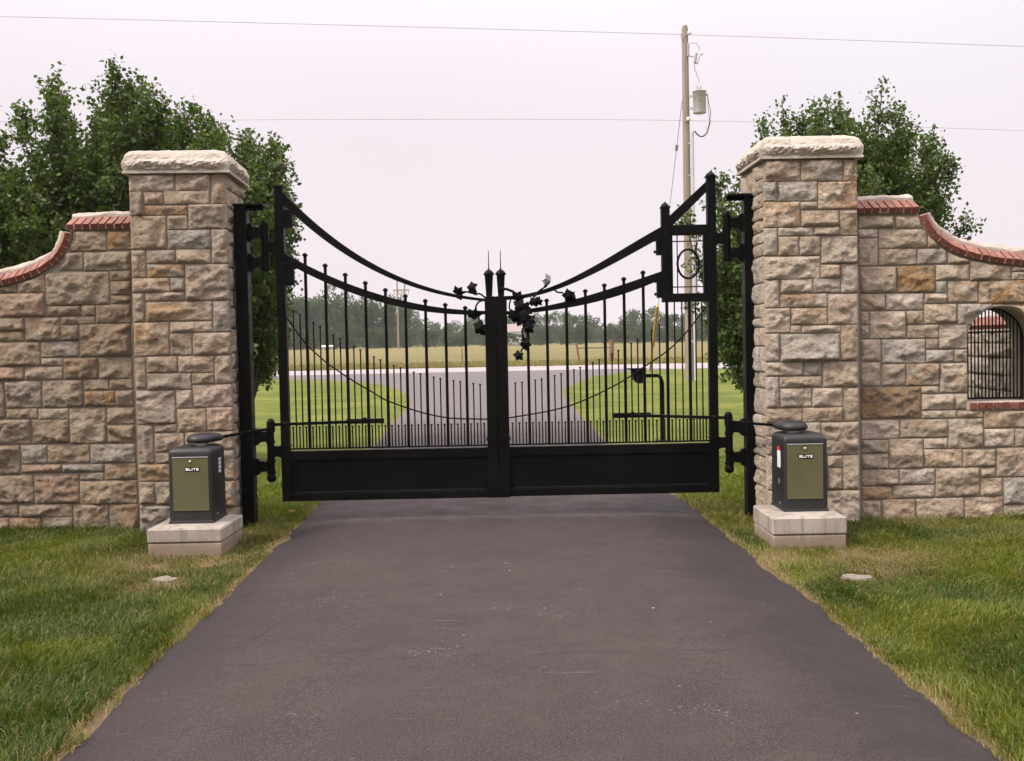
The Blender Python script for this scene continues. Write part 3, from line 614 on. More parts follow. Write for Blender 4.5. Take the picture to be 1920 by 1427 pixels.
coping(t, flatR, YR, .42, True); coping(t, curR, YR, .42, True)
# sill bricks laid as headers, and the jamb reveal
for i in range(9):
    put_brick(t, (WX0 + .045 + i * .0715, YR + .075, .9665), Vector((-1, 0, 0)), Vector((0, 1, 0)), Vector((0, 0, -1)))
MB().box((WX0 - .01, YR - .006, .932), (WX1 + .02, YR + .2, .998)).build('sill_joint', 'joint', t)
gme = MB().tube([(WX0 + .002, YR + .2, WZ0 - .01), (WX1 - .002, YR + .2, WZ0 - .01)], .010, 6).tube([(WCX - (WR - .008) * math.cos(math.pi * i / 20), YR + .2, WSP + (WR - .008) * math.sin(math.pi * i / 20)) for i in range(21)], .009, 6, False)
gme = gme.tube([(WX0 + .008, YR + .2, WZ0 - .02), (WX0 + .008, YR + .2, WSP)], .009, 6).tube([(WX1 - .008, YR + .2, WZ0 - .02), (WX1 - .008, YR + .2, WSP)], .009, 6)
gri = gme.build('window_grille', 'black', t)
for i in range(18):
    x = WX0 + .0315 * (i + .9)
    if x < WX1 - .015: MB().tube([(x, YR + .2, WZ0 - .01), (x, YR + .2, arch(x) - .004)], .0065, 6).build('bar', 'black', gri)

# the return wall seen through the window: it runs back along the drive side
XB = 4.70; t = thing('return_wall', 'sunlit low stone wall with brick top seen through the arched window', 'wall', (XB, 9.5, 0), None, RAD(-3.6))
MB().box((.012, 0, -.15), (.40, 1.35, 1.64)).build('mortar_core', 'mortar', t, True)
q = random.Random(21)
pl = lambda V: np.stack([V[:, 1], 1.35 - V[:, 0], V[:, 2]], -1)
for r in ashlar(0, 1.35, -.1, 1.615, q, .12, .2): put_stone(t, r, [(.62, .55, .47), (.58, .52, .43)], pl, rng.random() * .2)  # whitened stone colours stand in for sunlight that the front wall blocks
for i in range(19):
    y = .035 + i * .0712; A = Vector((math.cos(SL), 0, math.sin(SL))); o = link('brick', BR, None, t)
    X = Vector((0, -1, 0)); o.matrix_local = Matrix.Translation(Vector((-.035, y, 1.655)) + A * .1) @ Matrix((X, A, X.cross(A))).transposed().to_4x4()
MB().add([(x, y, z) for y in (0, 1.35) for x, z in ((-.026, 1.622), (-.026, 1.665), (.14, 1.755), (.2, 1.62))], [(0, 1, 2, 3), (7, 6, 5, 4), (0, 4, 5, 1), (1, 5, 6, 2), (2, 6, 7, 3), (3, 7, 4, 0)]).build('brick_joint', 'joint', t, True)
mb = MB(); V = []
for i in range(24):
    for x, z in ((.11, 1.68), (.12, 1.77), (.16, 1.80), (.25, 1.81), (.34, 1.78), (.41, 1.64)): V.append((x, 1.35 * i / 23, z + (fbm(i * .4, x * 9) - .5) * .06))
mb.add(V, [(i * 6 + j, i * 6 + j + 1, i * 6 + j + 7, i * 6 + j + 6) for i in range(23) for j in range(5)]); mb.add(V[:6], [(0, 1, 2, 3, 4, 5)]); mb.add(V[-6:], [(5, 4, 3, 2, 1, 0)]); mb.build('mortar_ridge', 'wmortar', t, True)

# ------------------------------------------------------------------ the double gate
GY = 9.30
def gp(x, y): p = at(x, y, GY); return (p[0], p[2])
def c5(p): return gp(500 + p[0] / 4.174, 330 + p[1] / 4.174)
def c7(p): return gp(500 + p[0] / 4.174, 620 + p[1] / 4.174)
def c6(p): return gp(920 + p[0] / 4., 330 + p[1] / 4.)
def c8(p): return gp(920 + p[0] / 4., 620 + p[1] / 4.)
def smooth_line(pts, n=40):
    """Catmull-Rom through (x, z) points, resampled"""
    P = [np.array(p) for p in pts]; P = [2 * P[0] - P[1]] + P + [2 * P[-1] - P[-2]]; out = []
    m = max(2, n // (len(P) - 3))
    for i in range(1, len(P) - 2):
        for k in range(m):
            t_ = k / m; a_, b_, c_, d_ = P[i - 1:i + 3]
            out.append(.5 * ((2 * b_) + (c_ - a_) * t_ + (2 * a_ - 5 * b_ + 4 * c_ - d_) * t_ ** 2 + (3 * b_ - a_ - 3 * c_ + d_) * t_ ** 3))
    out.append(P[-2]); return [tuple(p) for p in out]
def fit(pts, deg=3):
    p = np.array(pts); return np.polynomial.Polynomial.fit(p[:, 0], p[:, 1], deg)
def rail(t, top, bot, name, x0, x1, d=.05, deg=3):
    ft, fb = fit(top, deg), fit(bot, deg); xs_ = np.linspace(x0, x1, 44)
    MB().strip([(x, fb(x)) for x in xs_], [(x, ft(x)) for x in xs_], GY - d / 2, GY + d / 2).build(name, 'black', t)
    return ft, fb
def vbar(mb, x, z0, z1, w, y=GY, ch=0.): return mb.box((x - w / 2, y - w / 2, z0), (x + w / 2, y + w / 2, z1), ch)
def finial(mb, x, z, w):
    """little square collar and pyramid on a picket"""
    for a_, b_, za, zb_ in ((w * .5, w * .85, -.022, -.010), (w * .85, w * .85, -.010, -.002), (w * .85, w * .35, -.002, .012)):
        v = [(x + sx * a_, GY + sy * a_, z + za) for sx, sy in ((-1, -1), (1, -1), (1, 1), (-1, 1))] + [(x + sx * b_, GY + sy * b_, z + zb_) for sx, sy in ((-1, -1), (1, -1), (1, 1), (-1, 1))]
        mb.add(v, [(0, 3, 2, 1), (4, 5, 6, 7), (0, 1, 5, 4), (1, 2, 6, 5), (2, 3, 7, 6), (3, 0, 4, 7)])
    return mb
def gusset(t, x0, x1, z0, z1, side):
    o = MB().box((x0, GY - .02, z0), (x1, GY + .02, z1)).build('gusset_plate', 'black', t); xe = x1 if side > 0 else x0
    for z in (z0 + (z1 - z0) * .18, z0 + (z1 - z0) * .8):
        MB().tube([(xe - side * .004, GY, z), (xe + side * .022, GY, z)], .011, 8).tube([(xe + side * .010, GY, z), (xe + side * .016, GY, z)], .017, 8).build('bolt', 'black', o)
def leafshape(mb, c, r, ang, tilt, y, cup=.45):
    """lobed vine leaf with a cupped blade and thickness"""
    n = 30; V = [(0, 0, 0)]
    for i in range(n):
        q_ = 2 * math.pi * i / n; rr = r * (.82 + .16 * math.cos(5 * q_) + .06 * math.cos(q_ * 2)) * (1 + .085 * (-1) ** i); V.append((rr * math.cos(q_), cup * rr * rr / r, rr * math.sin(q_)))
    Rm = Matrix.Rotation(ang, 3, 'Y') @ Matrix.Rotation(tilt, 3, 'X'); W = [Rm @ Vector(v) + Vector((c[0], y, c[1])) for v in V]; B_ = [w + Vector((0, .006, 0)) for w in W]
    mb.add(W, [(0, i + 1, (i + 1) % n + 1) for i in range(n)]); mb.add(B_, [(0, (i + 1) % n + 1, i + 1) for i in range(n)])
    mb.add(W[1:] + B_[1:], [(i, n + i, n + (i + 1) % n, (i + 1) % n) for i in range(n)]); return mb
def vine(t, stems, leaves):
    mb = MB()
    for st in stems: mb.tube([(x, GY - .045 + dy, z) for (x, z), dy in zip(smooth_line(st, 24), np.linspace(0, -.02, 200))], .008, 6)
    v = mb.build('vine', 'black', t)
    for c, r, a_, ti in leaves: leafshape(MB(), c, r, a_, ti, GY - .055 - rng.uniform(0, .02)).build('vine_leaf', 'black', v)
def v5(p): return gp(840 + p[0] / 5.946, 450 + p[1] / 5.946)
def panel(t, x0, x1, z0, z1):
    """solid kick panel: sheet, rails top and bottom, end stiles, ledge"""
    zt = z1
    MB().box((x0, GY - .012, z0 + .05), (x1, GY + .012, zt - .08)).build('kick_panel', 'black', t)
    MB().box((x0, GY - .03, zt - .085), (x1, GY + .03, zt), .004).build('panel_rail', 'black', t)
    MB().box((x0, GY - .03, z0), (x1, GY + .03, z0 + .062), .004).build('panel_rail', 'black', t)
    MB().add([(x, y, z) for x in (x0 + .04, x1 - .02) for y, z in ((GY - .028, z0 + .064), (GY - .028, z0 + .072), (GY - .013, z0 + .085), (GY - .013, z0 + .064))], [(0, 1, 2, 3), (7, 6, 5, 4), (0, 4, 5, 1), (1, 5, 6, 2), (2, 6, 7, 3), (3, 7, 4, 0)]).build('panel_ledge', 'black', t)
    for x in (x0 + .02, x1 - .02): MB().box((x - .02, GY - .02, z0 + .064), (x + .02, GY + .02, zt - .087)).build('panel_stile', 'black', t)
    MB().tube([(x0, GY, zt + .018), (x1, GY, zt + .018)], .008, 6).build('picket_rail', 'black', t)
def domecap(mb, x, z, w, spike=0.):
    mb.box((x - w * .62, GY - w * .62, z - .012), (x + w * .62, GY + w * .62, z)); mb.lathe([(w * .58, 0), (w * .52, .014), (w * .34, .028), (.012, .036), (.010, .044)], (x, GY, z), 12)
    if spike: mb.tube([(x, GY, z + .03), (x, GY, z + spike)], [.006, .0035], 6)
    return mb

ZB, ZP = .205, .66                      # gate underside, top of the kick panel
XL, XM1, XM0, XR = -2.058, -.182, -.083, 1.818
XCL, XCR = -.232, -.033                 # sides of the closed meeting stiles
# ---- leaf without the letter box
t = thing('gate_leaf', 'black iron gate leaf with one long sweeping top rail and plain pickets', 'gate', (XL, GY, 0), 'leaves of the double gate')
w = .078
MB().box((XL - w / 2, GY - w / 2, ZB), (XL + w / 2, GY + w / 2, 3.035), .004).box((XL - w * .62, GY - w * .62, 3.035), (XL + w * .62, GY + w * .62, 3.047)).build('hinge_stile', 'black', t)
MB().box((XL - .048, GY - .048, .70), (XL + .048, GY + .048, .715), .003).build('stile_band', 'black', t)
xs0, xs1 = XL + w / 2, XCL + .02
rail(t, [c5(p) for p in [(150, 150), (300, 290), (450, 430), (600, 545), (800, 660), (1000, 770), (1100, 810), (1300, 885), (1440, 920), (1700, 958)]], [c5(p) for p in [(150, 240), (350, 425), (500, 535), (700, 665), (900, 770), (1080, 840), (1300, 915), (1450, 950), (1700, 978)]], 'top_rail', xs0, XCL + .02)
ft, fb = rail(t, [c5(p) for p in [(150, 610), (300, 690), (450, 765), (610, 830), (770, 890), (930, 940), (1080, 980), (1240, 1010), (1400, 1035), (1560, 1050), (1710, 1056)]], [c5(p) for p in [(150, 680), (300, 755), (450, 825), (610, 895), (770, 955), (930, 1000), (1080, 1035), (1240, 1060), (1400, 1075), (1560, 1083), (1710, 1086)]], 'middle_rail', xs0, XCL + .02)
gusset(t, xs0, xs0 + .075, c5((0, 412))[1], c5((0, 270))[1], 1); gusset(t, xs0, xs0 + .078, c5((0, 862))[1], c5((0, 690))[1], 1)
panel(t, xs0, XCL + .01, ZB, ZP)
mtop = [c7(p) for p in [(671, 122), (722, 155), (827, 200), (877, 228), (985, 268), (1036, 285), (1145, 320), (1194, 340), (1302, 360), (1352, 378), (1457, 390), (1512, 403), (1617, 413), (1670, 420)]] + [c5(p) for p in [(185, 1030), (235, 1085), (350, 1135), (408, 1175), (512, 1225), (570, 1270)]]
fm = fit(mtop, 4); bay = (XCL - xs0 + .002) / 10; zbase = ZP + .012; ttop = fit([c5(p) for p in [(290, 600), (455, 685), (606, 757), (767, 822), (923, 878), (1085, 925), (1241, 965), (1398, 995), (1558, 1020)]], 3)
for k in range(10):
    xb = xs0 + bay * k
    if k: finial(vbar(MB(), xb, zbase, ttop(xb) - .01, .025), xb, ttop(xb) - .01, .025).build('tall_picket', 'black', t)
    for j in range(1, 6):
        x = xb + bay * j / 6; z = fm(x) if j in (2, 4) else .872
        mb = vbar(MB(), x, zbase, z, .0115); mb.box((x - .010, GY - .010, z - .004), (x + .010, GY + .010, z + .007)); mb.build('thin_picket' if j in (2, 4) else 'short_picket', 'black', t)
ZR = smooth_line([gp(534, 589)] + [c7(p) for p in [(300, 90), (460, 240), (570, 320), (700, 405), (830, 480), (930, 540), (1100, 603), (1250, 648), (1400, 678), (1520, 688), (1725, 691)]], 44)
MB().tube([(x, GY - .022, z) for x, z in ZR], .0065, 6).build('sag_rod', 'black', t)
xm = (-.197 - .232) / 2
MB().box((XCL, GY - .05, ZB), (-.1325, GY + .05, 2.02), .004).build('meeting_stile', 'black', t)
v = []
def tapered_post(x, z0, z1, w0, w1):
    mb = MB(); mb.add([(x + sx * w_ / 2, GY + sy * w_ / 2, z) for z, w_ in ((z0, w0), (z1, w1)) for sx, sy in ((-1, -1), (1, -1), (1, 1), (-1, 1))], [(0, 3, 2, 1), (4, 5, 6, 7), (0, 1, 5, 4), (1, 2, 6, 5), (2, 3, 7, 6), (3, 0, 4, 7)])
    return domecap(mb, x, z1, w1, .21)
tapered_post(-.190, 2.0, 2.225, .052, .076).build('post_top', 'black', t)
MB().box((XCL - .012, GY - .06, .725), (-.134, GY + .06, .737), .003).box((XCL - .012, GY - .06, .748), (-.134, GY + .06, .757), .003).build('stile_band', 'black', t)
vine(t, [[v5((420, 650)), v5((360, 605)), v5((290, 600)), v5((200, 580)), v5((130, 600))], [v5((410, 675)), v5((350, 690)), v5((315, 740)), v5((310, 790)), v5((345, 870)), v5((365, 960))]],
     [(v5((115, 585)), .058, .4, .6), (v5((265, 530)), .056, 2., .3), (v5((285, 590)), .04, 1., .9), (v5((285, 840)), .066, .2, .5), (v5((355, 985)), .075, 1.1, .3), (v5((140, 640)), .035, .2, .2)])
# ---- leaf with the box
t2 = t = thing('gate_leaf', 'black iron gate leaf with a boxed oval ring near its hinge side', 'gate', (XR, GY, 0), 'leaves of the double gate')
MB().box((XR - w / 2, GY - w / 2, ZB + .008), (XR + w / 2, GY + w / 2, 3.045), .004).build('hinge_stile', 'black', t); domecap(MB(), XR, 3.06, w).build('stile_cap', 'black', t)
MB().box((XR - .048, GY - .048, .70), (XR + .048, GY + .048, .715), .003).build('stile_band', 'black', t)
bx = gp(1248, 480)[0]; zbt, zbb = gp(1290, 422)[1], gp(1290, 566)[1]; xs1 = XR - w / 2
MB().box((bx - .038, GY - .038, zbb), (bx + .038, GY + .038, gp(1248, 391)[1]), .004).build('box_post', 'black', t); domecap(MB(), bx, gp(1248, 391)[1] + .014, .07).build('post_cap', 'black', t)
z1, z0 = gp(1290, 441)[1], gp(1290, 550)[1]
MB().box((bx + .038, GY - .032, z1), (xs1, GY + .032, zbt), .004).build('box_rail', 'black', t); MB().box((bx + .038, GY - .032, zbb), (xs1, GY + .032, z0), .004).build('box_rail', 'black', t)
MB().box((bx + .038, GY - .028, z0), (bx + .060, GY + .028, z1)).build('box_liner', 'black', t); MB().box((xs1 - .036, GY - .028, z0), (xs1, GY + .028, z1)).build('box_liner', 'black', t)
for px in (1270, 1306): x = gp(px, 495)[0]; MB().tube([(x, GY, z0), (x, GY, z1)], .0055, 6).build('box_bar', 'black', t)
for py in (452.5, 538): z = gp(1288, py)[1]; MB().tube([(bx + .05, GY - .008, z), (xs1 - .03, GY - .008, z)], .0055, 6).build('box_bar', 'black', t)
rc = gp(1290, 495); MB().tube([(rc[0] + .096 * math.cos(q_), GY - .012, rc[1] + .130 * math.sin(q_)) for q_ in np.linspace(0, 2 * math.pi, 37)], .0105, 8, False).build('oval_ring', 'black', t)
da, db = gp(1254, 413), gp(1322, 345)
MB().strip([gp(1256, 428), gp(1323, 361)], [gp(1256, 404), gp(1323, 341)], GY - .025, GY + .025).build('diagonal_brace', 'black', t)
gusset(t, bx - .085, bx - .038, c6((0, 620))[1], c6((0, 478))[1], -1); gusset(t, bx - .085, bx - .038, c6((0, 940))[1], c6((0, 785))[1], -1)
rail(t, [c6(p) for p in [(110, 902), (220, 890), (350, 868), (480, 825), (600, 765), (800, 660), (1000, 545), (1150, 455), (1270, 385)]], [c6(p) for p in [(110, 930), (250, 915), (400, 885), (550, 830), (750, 745), (900, 670), (1100, 560), (1240, 483)]], 'top_rail', XCR - .02, bx - .03)
ft, fb = rail(t, [c6(p) for p in [(110, 1015), (300, 995), (450, 968), (600, 930), (750, 890), (900, 845), (1050, 795), (1200, 742), (1290, 712)]], [c6(p) for p in [(120, 1040), (330, 1025), (560, 990), (700, 965), (850, 930), (1000, 885), (1150, 830), (1245, 790)]], 'middle_rail', XCR - .02, bx - .03)
panel(t, XCR - .01, xs1, ZB + .006, ZP)
talls = [c8((x, 430))[0] for x in (287, 432, 579, 722, 865, 1011, 1155, 1330, 1498)]; zf = lambda x: ft(x) + .052
ends = [XCR] + talls + [xs1]
for i, x in enumerate(talls):
    if x < bx - .05: finial(vbar(MB(), x, zbase, zf(x), .025), x, zf(x), .025).build('tall_picket', 'black', t)
    else: vbar(MB(), x, zbase, zbb - .001, .025).build('tall_picket', 'black', t)
fm2 = fit([c8(p) for p in [(182, 393), (231, 391), (336, 373), (382, 362), (478, 342), (528, 322), (620, 295), (673, 278), (767, 242), (811, 217), (960, 147), (1055, 100), (1102, 65)]] + [gp(1222, 619), gp(1237, 608)], 4)
for k in range(10):
    a_, b_ = ends[k], ends[k + 1]
    for j in range(1, 6):
        x = a_ + (b_ - a_) * j / 6
        z = .872 if j not in (2, 4) else (fm2(x) if x < bx + .02 else zbb - .001)
        mb = vbar(MB(), x, zbase, z, .0115)
        if z != zbb - .001: mb.box((x - .010, GY - .010, z - .004), (x + .010, GY + .010, z + .007))
        mb.build('thin_picket' if j in (2, 4) else 'short_picket', 'black', t)
ZR = smooth_line([c8(p) for p in [(140, 652), (290, 628), (430, 603), (580, 565), (720, 512), (870, 440), (1000, 370), (1150, 270), (1330, 145), (1475, 0)]] + [gp(1324, 574)], 44)
MB().tube([(x, GY - .022, z) for x, z in ZR], .0065, 6).build('sag_rod', 'black', t)
MB().box((-.1315, GY - .05, ZB), (XCR, GY + .05, 2.02), .004).build('meeting_stile', 'black', t)
tapered_post(-.083, 2.0, 2.225, .052, .076).build('post_top', 'black', t)
MB().box((-.130, GY - .06, .725), (XCR + .012, GY + .06, .737), .003).box((-.130, GY - .06, .748), (XCR + .012, GY + .06, .757), .003).build('stile_band', 'black', t)
lt = MB(); p0, p1 = v5((570, 548)), v5((730, 580)); lt.tube([(p0[0], GY - .06, p0[1]), (v5((650, 552))[0], GY - .07, v5((650, 552))[1]), (p1[0], GY - .05, p1[1])], .013, 8).build('latch_arm', 'black', t)
vine(t, [[v5((700, 670)), v5((685, 720)), v5((690, 780)), v5((740, 830))], [v5((830, 720)), v5((880, 740)), v5((950, 650)), v5((1010, 575)), v5((1100, 515))], [v5((1180, 555)), v5((1220, 585)), v5((1280, 590))], [v5((1350, 570)), v5((1400, 610)), v5((1415, 670))], [v5((920, 830)), v5((935, 790)), v5((890, 740))], [v5((850, 960)), v5((825, 1020)), v5((840, 1090)), v5((850, 1160)), v5((810, 1250))]],
     [(v5((770, 640)), .062, .3, .3), (v5((800, 740)), .075, 1.2, .2), (v5((740, 860)), .070, .5, .4), (v5((820, 880)), .072, 2.2, .2), (v5((910, 900)), .060, 1.7, .5), (v5((890, 980)), .062, .9, .3), (v5((970, 700)), .056, .1, .4), (v5((1005, 690)), .045, 1.1, .6), (v5((940, 690)), .042, 2.0, .4), (v5((1340, 630)), .066, .7, .3), (v5((855, 1150)), .065, 1.6, .4), (v5((785, 1290)), .052, .8, .1), (v5((860, 790)), .06, 2.9, .5)])
lv = leafshape(MB(), v5((1120, 462)), .066, 1.9, -.9, GY - .06).build('vine_leaf', 'steel', t); lv['label'] = 'upper vine leaf catching the light silver'  # steel on this leaf paints in the glint of light on black iron

# ---- hinge posts and hinges
def hinge_post(label, xp, side, xg):
    t = thing('hinge_post', label, 'post', (xp, 9.26, 0), 'hinge posts of the gate')
    MB().box((xp - .055, 9.20, -.3), (xp + .055, 9.33, 2.86), .004).build('post', 'black', t)
    a_, b_ = sorted((xp - side * .06, xp + side * .205)); MB().box((a_, 9.19, 2.862), (b_, 9.34, 2.885), .003).build('top_plate', 'black', t)
    MB().box((xp + side * .056, 9.255, 2.83), (xp + side * .20, 9.275, 2.861) if side > 0 else (xp + side * .056, 9.275, 2.861)).build('plate_rib', 'black', t) if side > 0 else MB().box((xp - .20, 9.255, 2.83), (xp - .056, 9.275, 2.861)).build('plate_rib', 'black', t)
    xh = (xp + side * .055 + xg - side * .04) / 2 + side * .02
    for zc, ball in ((2.50, 0), (.66, 1)):
        h = MB().tube([(xh, GY, zc - .21), (xh, GY, zc + .21)], .033, 12)
        for z in (-.19, -.085, .085, .19): h.tube([(xh, GY, zc + z - .012), (xh, GY, zc + z + .012)], .041, 12)
        if ball: h.lathe([(.004, -.048), (.030, -.040), (.044, -.012), (.040, .012), (.022, .034)], (xh, GY, zc - .235), 12)
        h.lathe([(.03, 0), (.026, .02), (.012, .032)], (xh, GY, zc + .21), 12)
        hb = h.build('hinge_barrel', 'black', t)
        for z in (.135, -.135):                        # two arms to the post, flared at the flange
            x0 = xp + side * .052
            vs = [(x, y, zc + z + q_) for x, hh in ((x0, .085), (x0 + side * .030, .072), (x0 + side * .05, .048), (xh - side * .02, .042)) for y in (9.27, 9.33) for q_ in (-hh, hh)]
            fs = []
            for i in range(3): k = i * 4; fs += [(k, k + 4, k + 5, k + 1), (k + 2, k + 3, k + 7, k + 6), (k + 1, k + 5, k + 7, k + 3), (k, k + 2, k + 6, k + 4)]
            fs += [(0, 1, 3, 2), (12, 14, 15, 13)]; MB().add(vs, fs).build('hinge_arm', 'black', hb)
    return xh
xhl = hinge_post('black steel hinge post beside the pillar with the window-less wall', -2.392, 1, XL)
xhr = hinge_post('black steel hinge post beside the pillar with the arched window wall', 2.150, -1, XR)
# arms welded to the leaves that reach the barrels
for tt, xg, xh, sd in ((bpy.data.objects['gate_leaf'], XL, xhl, -1), (t2, XR, xhr, 1)):
    for zc in (2.50, .66):
        x0 = xg + sd * .038; vs = [(x, y, zc + q_) for x, hh in ((x0, .058), (x0 + sd * .03, .046), (xh - sd * .026, .05)) for y in (GY - .03, GY + .03) for q_ in (-hh, hh)]
        fs = []
        for i in range(2): k = i * 4; fs += [(k, k + 4, k + 5, k + 1), (k + 2, k + 3, k + 7, k + 6), (k + 1, k + 5, k + 7, k + 3), (k, k + 2, k + 6, k + 4)]
        fs += [(0, 1, 3, 2), (8, 10, 11, 9)]; MB().add(vs, fs).build('hinge_lug', 'black', tt)

# ------------------------------------------------------------------ operators on their pads
def letters(mb, x0, z0, h, y, txt='ELITE'):
    st = h * .27; x = x0
    for ch in txt:
        w_ = h * (.36 if ch == 'I' else .95)
        bars = {'E': [(0, 0, st, h), (0, 0, w_, st), (0, h - st, w_, h), (0, (h - st) / 2, w_ * .9, (h + st) / 2)], 'L': [(0, 0, st, h), (0, 0, w_, st)], 'I': [(0, 0, st * 1.1, h)], 'T': [((w_ - st) / 2, 0, (w_ + st) / 2, h), (0, h - st, w_, h)]}[ch]
        for i, (a_, b_, c_, d_) in enumerate(bars): mb.box((x + a_, y - .001 - i * .0003, z0 + b_), (x + c_, y + .001, z0 + d_))
        x += w_ + h * .2
    return x - h * .2 - x0
def operator(label, padlabel, x0, x1, y0, z0, z1, dep, pad, side, bracket, elbow, dome):
    px0, px1, py0, py1, pz = pad
    p = thing('concrete_pad', padlabel, 'concrete pad', ((px0 + px1) / 2, (py0 + py1) / 2, 0), 'concrete pads under the operators')
    MB().box((px0, py0, .092), (px1, py1, pz), .012).build('top_course', 'concrete', p); MB().box((px0 + .006, py0 + .006, -.15), (px1 - .006, py1 - .006, .088), .008).build('base_course', 'concrete', p)
    cx = (x0 + x1) / 2; t = thing('gate_operator', label, 'gate operator', (cx, y0 + dep / 2, pz), 'swing gate operators')
    V = []; nc = 5; ny = y0 + dep / 2; hx_, hy_ = (x1 - x0) / 2, dep / 2; rings = [(0, z0), (.003, z1 - .06)] + [(.003 + .048 * (1 - math.cos(a_)), z1 - .048 + .048 * math.sin(a_)) for a_ in np.linspace(.15, math.pi / 2, 7)]
    for ins, z in rings:
        rr = max(.024, .024 + ins * .2)
        for k_, (sx, sy) in enumerate(((1, 1), (-1, 1), (-1, -1), (1, -1))):
            for j in range(nc): a_ = math.pi / 2 * (k_ + j / (nc - 1)); V.append((cx + sx * (hx_ - ins - rr) + rr * math.cos(a_), ny + sy * (hy_ - ins - rr) + rr * math.sin(a_), z))
    m_ = 4 * nc; cv = MB().add(V, [(i * m_ + j, i * m_ + (j + 1) % m_, (i + 1) * m_ + (j + 1) % m_, (i + 1) * m_ + j) for i in range(len(rings) - 1) for j in range(m_)], True); cv.add(V[-m_:], [tuple(range(m_))])
    cv.build('cover', 'plastic', t)
    MB().box((x0 - .004, y0 - .004, z0 - .012), (x1 + .004, y0 + dep + .004, z0 + .012), .004).build('cover_base', 'plastic', t)
    pw0, pw1 = (x0 + .026, x1 - .040) if side < 0 else (x0 + .040, x1 - .026); zp0, zp1 = z0 + .10, z1 - .075
    pn = MB().box((pw0, y0 - .006, zp0), (pw1, y0 + .02, zp1), .002).build('access_panel', 'olive', t)
    MB().box((pw0 - .001, y0 - .010, zp1 - .004), (pw1 + .001, y0 + .0, zp1 + .003), .001).build('trim', 'steel', pn); MB().box((pw0, y0 - .0085, zp0 - .003), (pw1, y0, zp0 + .003), .001).build('trim', 'olive', pn)
    lx = (pw0 + pw1) / 2; MB().lathe([(.011, 0), (.011, .004), (.004, .006)], (0, 0, 0), 12).v
    k = MB(); k.lathe([(.012, 0), (.012, .005), (.004, .008)], (0, 0, 0), 12); k.v = [(lx + x, y0 - .006 - z, zp1 - .035 + y) for x, y, z in k.v]; k.build('lock', 'steel', pn)
    dx = .012 if side > 0 else .0
    MB().box((lx - .062 + dx, y0 - .009, zp1 - .112), (lx + .062 + dx, y0 - .0055, zp1 - .080)).build('badge', 'plastic_black', pn) if False else MB().box((lx - .052 + dx, y0 - .009, zp1 - .113), (lx + .062 + dx, y0 - .0055, zp1 - .079)).build('badge', 'black', pn)
    mb = MB(); wl = letters(MB(), 0, 0, .021, 0); letters(mb, lx + .005 + dx - wl / 2, zp1 - .1065, .021, y0 - .0098); mb.build('badge_lettering', 'white_paint', pn)
    xe = x1 if side > 0 else x0                                       # the side that faces the drive
    if side < 0:
        MB().box((xe - .0, y0 + .10, z1 - .27), (xe + .004, y0 + .185, z1 - .105)).build('warning_sticker', 'white_paint', t).location.x -= .0032
        MB().box((xe - .0045, y0 + .10, z1 - .135), (xe + .001, y0 + .185, z1 - .105)).build('sticker_band', 'red_ink', t)
        mb = MB()
        for i in range(5): mb.box((xe - .0042, y0 + .112, z1 - .255 + i * .022), (xe, y0 + .172, z1 - .250 + i * .022))
        mb.build('sticker_print', 'grey_paint', t)
        MB().box((xe - .006, y0 + .13, z1 - .40), (xe + .004, y0 + .15, z1 - .36)).build('side_latch', 'steel', t)
    else:
        mb = MB()
        for i in range(4): mb.box((xe - .003, y0 + .20, z1 - .225 + i * .032), (xe + .0035, y0 + .255, z1 - .202 + i * .032))
        mb.build('side_sticker', 'sticker_grey', t)
    for yb in (.12,): k = MB(); k.tube([(xe - side * .004, y0 + yb, z0 + .05), (xe + side * .006, y0 + yb, z0 + .05)], .009, 8); k.build('cover_screw', 'steel', t)
    # arm: hub dome, link to the elbow, link to the leaf
    d = Vector(dome); e = Vector(elbow); b_ = Vector(bracket); u = (Vector((e.x, e.y, 0)) - Vector((d.x, d.y, 0))).normalized(); pr = Vector((-u.y, u.x, 0))
    MB().tube([(d.x, d.y, z1 - .02), (d.x, d.y, d.z)], .055, 14).build('drive_shaft', 'steel', t)
    hub = MB(); vs = []; n = 22
    for rr, zz in ((.90, 0), (1.0, .012), (1.0, .034), (.86, .056), (.55, .070), (.12, .076)):
        for i in range(n):
            q_ = 2 * math.pi * i / n; rad = .118 * rr; ext = .105 * max(0, math.cos(q_)) ** 3 * rr; vs.append(d + u * (rad * math.cos(q_) + ext) + pr * rad * math.sin(q_) * (1 - .25 * max(0, math.cos(q_))) + Vector((0, 0, zz)))
    hub.add(vs, [(i * n + j, i * n + (j + 1) % n, (i + 1) * n + (j + 1) % n, (i + 1) * n + j) for i in range(5) for j in range(n)], True); hub.add(vs[-n:], [tuple(range(n))]); hub.add(vs[:n], [tuple(range(n - 1, -1, -1))]); hub.build('arm_hub', 'plastic', t)
    def link_bar(a0, a1, hh, ww, name):
        q_ = (a1 - a0).normalized(); s_ = q_.cross(Vector((0, 0, 1))).normalized(); w2 = Vector((0, 0, 1))
        vs = [p_ + s_ * i * ww + w2 * j * hh for p_ in (a0, a1) for i, j in ((-1, -1), (1, -1), (1, 1), (-1, 1))]
        return MB().add(vs, [(0, 3, 2, 1), (4, 5, 6, 7), (0, 1, 5, 4), (1, 2, 6, 5), (2, 3, 7, 6), (3, 0, 4, 7)]).build(name, 'black', t)
    link_bar(d + u * .17 + Vector((0, 0, .025)), e + Vector((0, 0, .012)), .010, .022, 'drive_arm'); link_bar(e - Vector((0, 0, -.045)), b_, .013, .012, 'link_arm')
